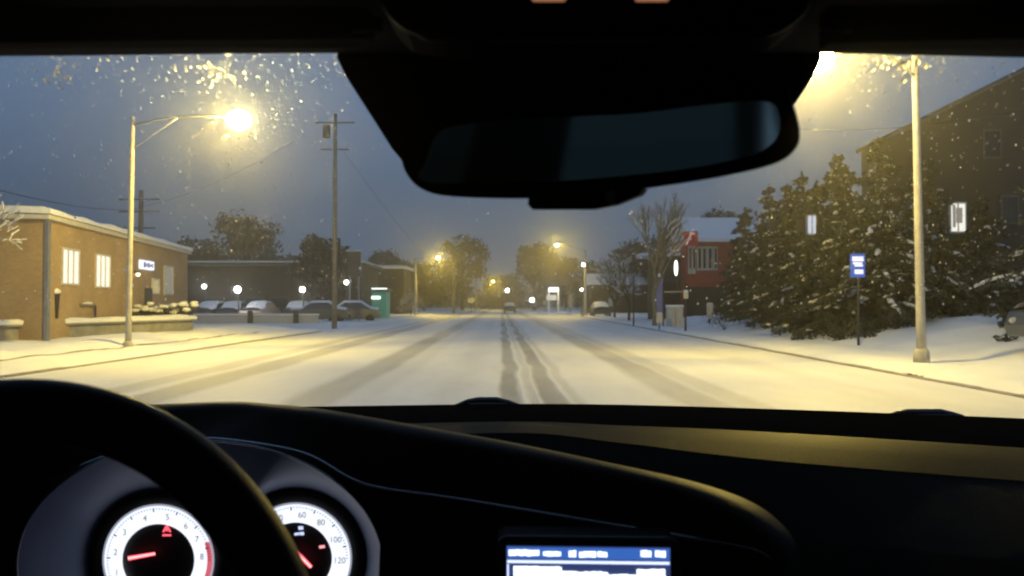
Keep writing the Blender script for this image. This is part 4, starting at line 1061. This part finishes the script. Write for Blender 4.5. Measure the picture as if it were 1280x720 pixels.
for a, c_ in (((203, 668), (209, 657)), ((209, 657), (215, 668)), ((203, 668), (215, 668)), ((202, 667), (216, 667)), ((203, 664), (215, 664))):
    pass
def stroke(b, a, c_, w, Y):
    d = Vector((c_[0]-a[0], c_[1]-a[1])).normalized(); nn = Vector((-d.y, d.x))*w
    b.quad(at(a[0]+nn.x, a[1]+nn.y, Y), at(c_[0]+nn.x, c_[1]+nn.y, Y), at(c_[0]-nn.x, c_[1]-nn.y, Y), at(a[0]-nn.x, a[1]-nn.y, Y))
for a, c_ in (((204, 665), (208.5, 657)), ((208.5, 657), (213, 665)), ((203, 669), (214, 669)), ((208.5, 659), (208.5, 664))): stroke(b, a, c_, 1.1, Yw); 
b.build('warning_light', needle_red, ic)
b = MB(); stroke(b, (373, 660), (379, 660), 2.2, Yw); stroke(b, (368, 668), (374, 667), 1.6, Yw-.0002); stroke(b, (374.5, 667), (380, 667), 2.0, Yw-.0004); b.build('gear_display', emis('pale_display', (.6, .68, 1), 1.0), ic)
b = MB(); stroke(b, (399, 684), (406, 683), 1.8, Yw); b.build('indicator_light', emis('pink_indicator', (1, .35, .4), 1.2), ic)
for c_ in (GL, GR):                          # faint light thrown back by the dials onto their hood
    pass
# centre console face
top = pxrow([(478, 609.5, .748), (560, 621, .735), (640, 634, .715), (760, 654, .69), (850, 669, .665), (925, 681, .65), (957, 693, .64), (971, 712, .635), (976, 768, .61)], 70)
b = MB(); b.loft([top, [at(lerp(470, 975, k/69), 800, .66) for k in range(70)], [Vector(((at(lerp(470, 975, k/69), 800, .66)).x, .64, .75)) for k in range(70)]]); b.build('console_face', plastic_soft, car, True)
# infotainment screen
SY = .635
scr = rounded('infotainment_screen', [at(622, 676, SY), at(630, 670, SY), at(840, 672, SY), at(850, 680, SY), at(852, 830, SY), at(620, 830, SY)], .03, plastic_gloss, car, bev=.002)
scr_blue = emis('screen_blue', (.035, .12, .45), 1.0); scr_dark = emis('screen_dark_blue', (.05, .08, .26), .5); scr_white = emis('screen_white', (.80, .88, 1), 1.9); scr_line = emis('screen_line', (.62, .70, 1), 1.4)
def sbar(b, x0, x1, y0, y1, d): b.quad(at(x0, y0, SY-d), at(x1, y0+.012*(x1-x0), SY-d), at(x1, y1+.012*(x1-x0), SY-d), at(x0, y1, SY-d))
b = MB(); sbar(b, 633, 838, 682, 822, .001); b.build('display_panel', scr_dark, scr)
b = MB(); sbar(b, 634, 837, 683.5, 698, .0014); b.build('header_bar', scr_blue, scr)
b = MB(); sbar(b, 634, 837, 700, 703.5, .0018); sbar(b, 634, 636, 705, 822, .0018); b.build('divider_line', scr_line, scr)
b = MB(); rs2 = random.Random(3)
def word(x0, x1, y0, y1, sl=0):              # a run of blown-out characters
    x = x0
    while x < x1-.8:
        w = min(rs2.uniform(3.4, 6.2), x1-x); t = rs2.uniform(0, 1.2)
        sbar(b, x, x+w, y0+t+.012*(x-634), y1-rs2.uniform(0, 1.2)+.012*(x-634), .0022); x += w+rs2.choice((.0, .0, .3))
word(636, 674, 686.5, 695); word(679, 701, 688, 695); word(711, 720, 686.5, 696); word(724, 745, 688, 696); word(747, 759, 688, 695.5); word(801, 814, 685.5, 695); word(819, 832, 686, 695)
for x0, x1, y in ((642, 702, 707), (642, 760, 713), (796, 832, 709), (736, 832, 716)): word(x0, x1, y, y+7.5)
b.build('screen_text', scr_white, scr)

# steering wheel
sw = empty('steering_wheel', (0, 0, 0), None, None); wc = Vector((-.31, .45, 1.15)); sw.parent = car; sw.location = wc-Vector(car.location)
tl_ = math.radians(15); ux = Vector((1, 0, 0)); uz = Vector((0, math.sin(tl_), math.cos(tl_)))
def wp(r, th): return wc+ux*r*math.cos(th)+uz*r*math.sin(th)
b = MB(); n = 96; rows = []; RW, rw = .190, .0195; wn_ = ux.cross(uz)
for k in range(n):
    th = 2*PI*k/n; rad = ux*math.cos(th)+uz*math.sin(th)
    rows.append([wc+rad*(RW+rw*math.cos(f)*1.0)+wn_*(rw*.85*math.sin(f)) for f in [2*PI*j/20 for j in range(20)]])
rows.append(rows[0]); b.loft(rows, True); b.build('rim', leather, sw, True)
b = MB(); back = wn_*.0
b.ball(wc+wn_*(-.02 if wn_.y < 0 else .02)*-1, (.075, .03, .065), 20, 12); b.build('hub', plastic_soft, sw, True)
for th in (math.radians(0), math.radians(180), math.radians(270)):
    b = MB(); b.tube([wp(.05, th), wp(.12, th), wp(.185, th)], [.022, .014, .012], 10); b.build('spoke', plastic_soft, sw, True)
b = MB(); b.tube([wc+Vector((0, .02, 0)), wc+Vector((0, .3, -.08))], .03, 12); b.build('column', plastic_soft, sw, True)
b = MB(); b.box(at(30, 540, .72), (.075, .02, .014), 0, -.1); b.build('air_vent', plastic_gloss, car, False, .004)
# wiper parked at the foot of the windshield, seen as two black humps over the dash edge
def wiper(px0, px1, py, Y, py_peak):
    w = empty('wiper', (0, 0, 0), None, None); c0 = at((px0+px1)/2, py, Y); w.parent = car; w.location = c0-Vector(car.location)
    b = MB(); pts = [at(px0-12, py+6, Y), at(px0, py+3, Y), at(px0+10, py_peak+2, Y), at(px0+22, py_peak, Y), at(px1-22, py_peak, Y), at(px1-8, py_peak+3, Y), at(px1+4, py+4, Y), at(px1+14, py+8, Y)]
    b.tube(pts, [.002, .0035, .0045, .005, .005, .0045, .0035, .002], 8); b.box(at((px0+px1)/2, py+2.5, Y), ((px1-px0-20)/F*Y, .01, 5.5/F*Y)); b.build('wiper_arm', plastic_gloss, w, True)
    b = MB(); e = c0+Vector((-.5, .0, .0)); b.tube([c0+Vector((0, .01, -.014)), Vector((c0.x-.45, Y-.01, c0.z-.03))], .005, 6); b.build('wiper_blade', rubber, w)
wiper(575, 643, 503, 1.16, 500.5)
wiper(1112, 1198, 517, 1.10, 515.5)
# bonnet, doors, pillars, seats, rear
b = MB(); rows = []
for (y, z) in ((1.22, 1.15), (1.6, 1.12), (2.0, 1.06), (2.3, .96), (2.45, .75), (2.5, .45)):
    rows.append([(CX-.82+1.64*j/16, y-.12*((j-8)/8)**2, z-.10*((j-8)/8)**4) for j in range(17)])
b.loft(rows); b.build('bonnet', car_paint, car, True)
b = MB()
for s in (-1, 1):
    x = CX+s*.80; b.box((x, -.6, .75), (.06, 3.2, .80)); b.box((x, 1.6, .66), (.06, 1.3, .62))
    b.tube([(CX+s*.76, 1.06, 1.14), (CX+s*.735, .78, 1.38), (CX+s*.69, .46, 1.62)], .032, 8)
    b.add([(CX+s*.775, -.52, 1.12), (CX+s*.775, -.10, 1.12), (CX+s*.67, -.28, 1.64), (CX+s*.67, -.60, 1.64)], [(0, 1, 2, 3)])
    b.tube([(CX+s*.76, -1.98, 1.12), (CX+s*.64, -1.62, 1.62)], .05, 8)
b.box((CX, -2.1, .8), (1.6, .08, .75)); b.box((CX, -.05, .33), (1.5, 4.1, .06)); b.box((CX, -1.75, 1.13), (1.5, .75, .04)); b.box((CX, -1.55, 1.66), (1.36, .12, .05))
b.build('body_shell', car_paint, car)
dimmed_front = glass_material('dim_front_glass', (.035, .035, .028), .0, .02)  # extra dark tint added to keep this window dim in the mirror
dimmed_rear = glass_material('tinted_glass', (.10, .125, .115), .0, .02)  # tint added to cut outside light reaching cabin and mirror
for s in (-1, 1):
    b = MB(); b.quad((CX+s*.79, 1.0, 1.14), (CX+s*.785, -.3, 1.14), (CX+s*.675, -.4, 1.645), (CX+s*.67, .5, 1.63)); b.build('side_window', dimmed_front, car)
    b = MB(); b.quad((CX+s*.785, -.3, 1.14), (CX+s*.78, -1.95, 1.14), (CX+s*.66, -1.6, 1.65), (CX+s*.675, -.4, 1.645)); b.build('side_window', dimmed_rear, car)
b = MB(); b.quad((CX-.62, -2.05, 1.16), (CX+.62, -2.05, 1.16), (CX+.58, -1.58, 1.64), (CX-.58, -1.58, 1.64)); b.build('rear_window', dimmed_rear, car)
for sx in (-.36, .40):
    st_ = empty('seat', (0, 0, 0), None, None); c_ = Vector((CX+sx, -.35, .64)); st_.parent = car; st_.location = c_-Vector(car.location)
    b = MB(); b.ball(c_+Vector((0, -.05, .05)), (.25, .10, .42), 16, 10); b.build('backrest', seatfab, st_, True)
    b = MB(); b.ball(c_+Vector((0, .2, -.28)), (.25, .30, .10), 16, 8); b.build('cushion', seatfab, st_, True)
    b = MB(); b.ball(c_+Vector((0, -.10, .58)), (.10, .05, .08), 14, 8); b.build('headrest', seatfab, st_, True)
b = MB(); b.box((CX, -1.3, .9), (1.3, .18, .6)); b.build('rear_seat', seatfab, car, False, .05)
for (x, y) in ((-.78, 1.55), (.94, 1.55), (-.78, -1.35), (.94, -1.35)):
    b = MB(); b.tube([(x-.1, y, .33), (x+.1, y, .33)], .33, 24); wv = b.build('wheel', rubber, car); b = MB(); b.tube([(x-.104, y, .33), (x+.104, y, .33)], .2, 16); b.build('hubcap', metal, wv)

# ------------------------------------------------------------------ haze of fine snow in the air
b = MB(); b.box((0, 170, 29), (840, 480, 62)); hz = b.build('haze', None); hz['kind'] = 'stuff'; hz['label'] = 'thin snowy haze filling the night air'
hm = bpy.data.materials.new('haze'); hm.use_nodes = True; n_ = hm.node_tree.nodes; l_ = hm.node_tree.links; n_.remove(n_['Principled BSDF'])
pv = n_.new('ShaderNodeVolumePrincipled'); pv.inputs['Color'].default_value = (.9, .9, .92, 1); pv.inputs['Density'].default_value = .0042; pv.inputs['Anisotropy'].default_value = .88
l_.new(pv.outputs[0], n_['Material Output'].inputs['Volume']); hz.data.materials.clear(); hz.data.materials.append(hm)

# ------------------------------------------------------------------ render settings
cy = scene.cycles
cy.use_denoising = True
try: cy.denoiser = 'OPENIMAGEDENOISE'
except Exception: pass
cy.max_bounces = 6; cy.diffuse_bounces = 2; cy.glossy_bounces = 3; cy.transmission_bounces = 4; cy.transparent_max_bounces = 12; cy.volume_bounces = 0
cy.caustics_reflective = False; cy.caustics_refractive = False; cy.sample_clamp_indirect = 4
cy.filter_width = 2.0
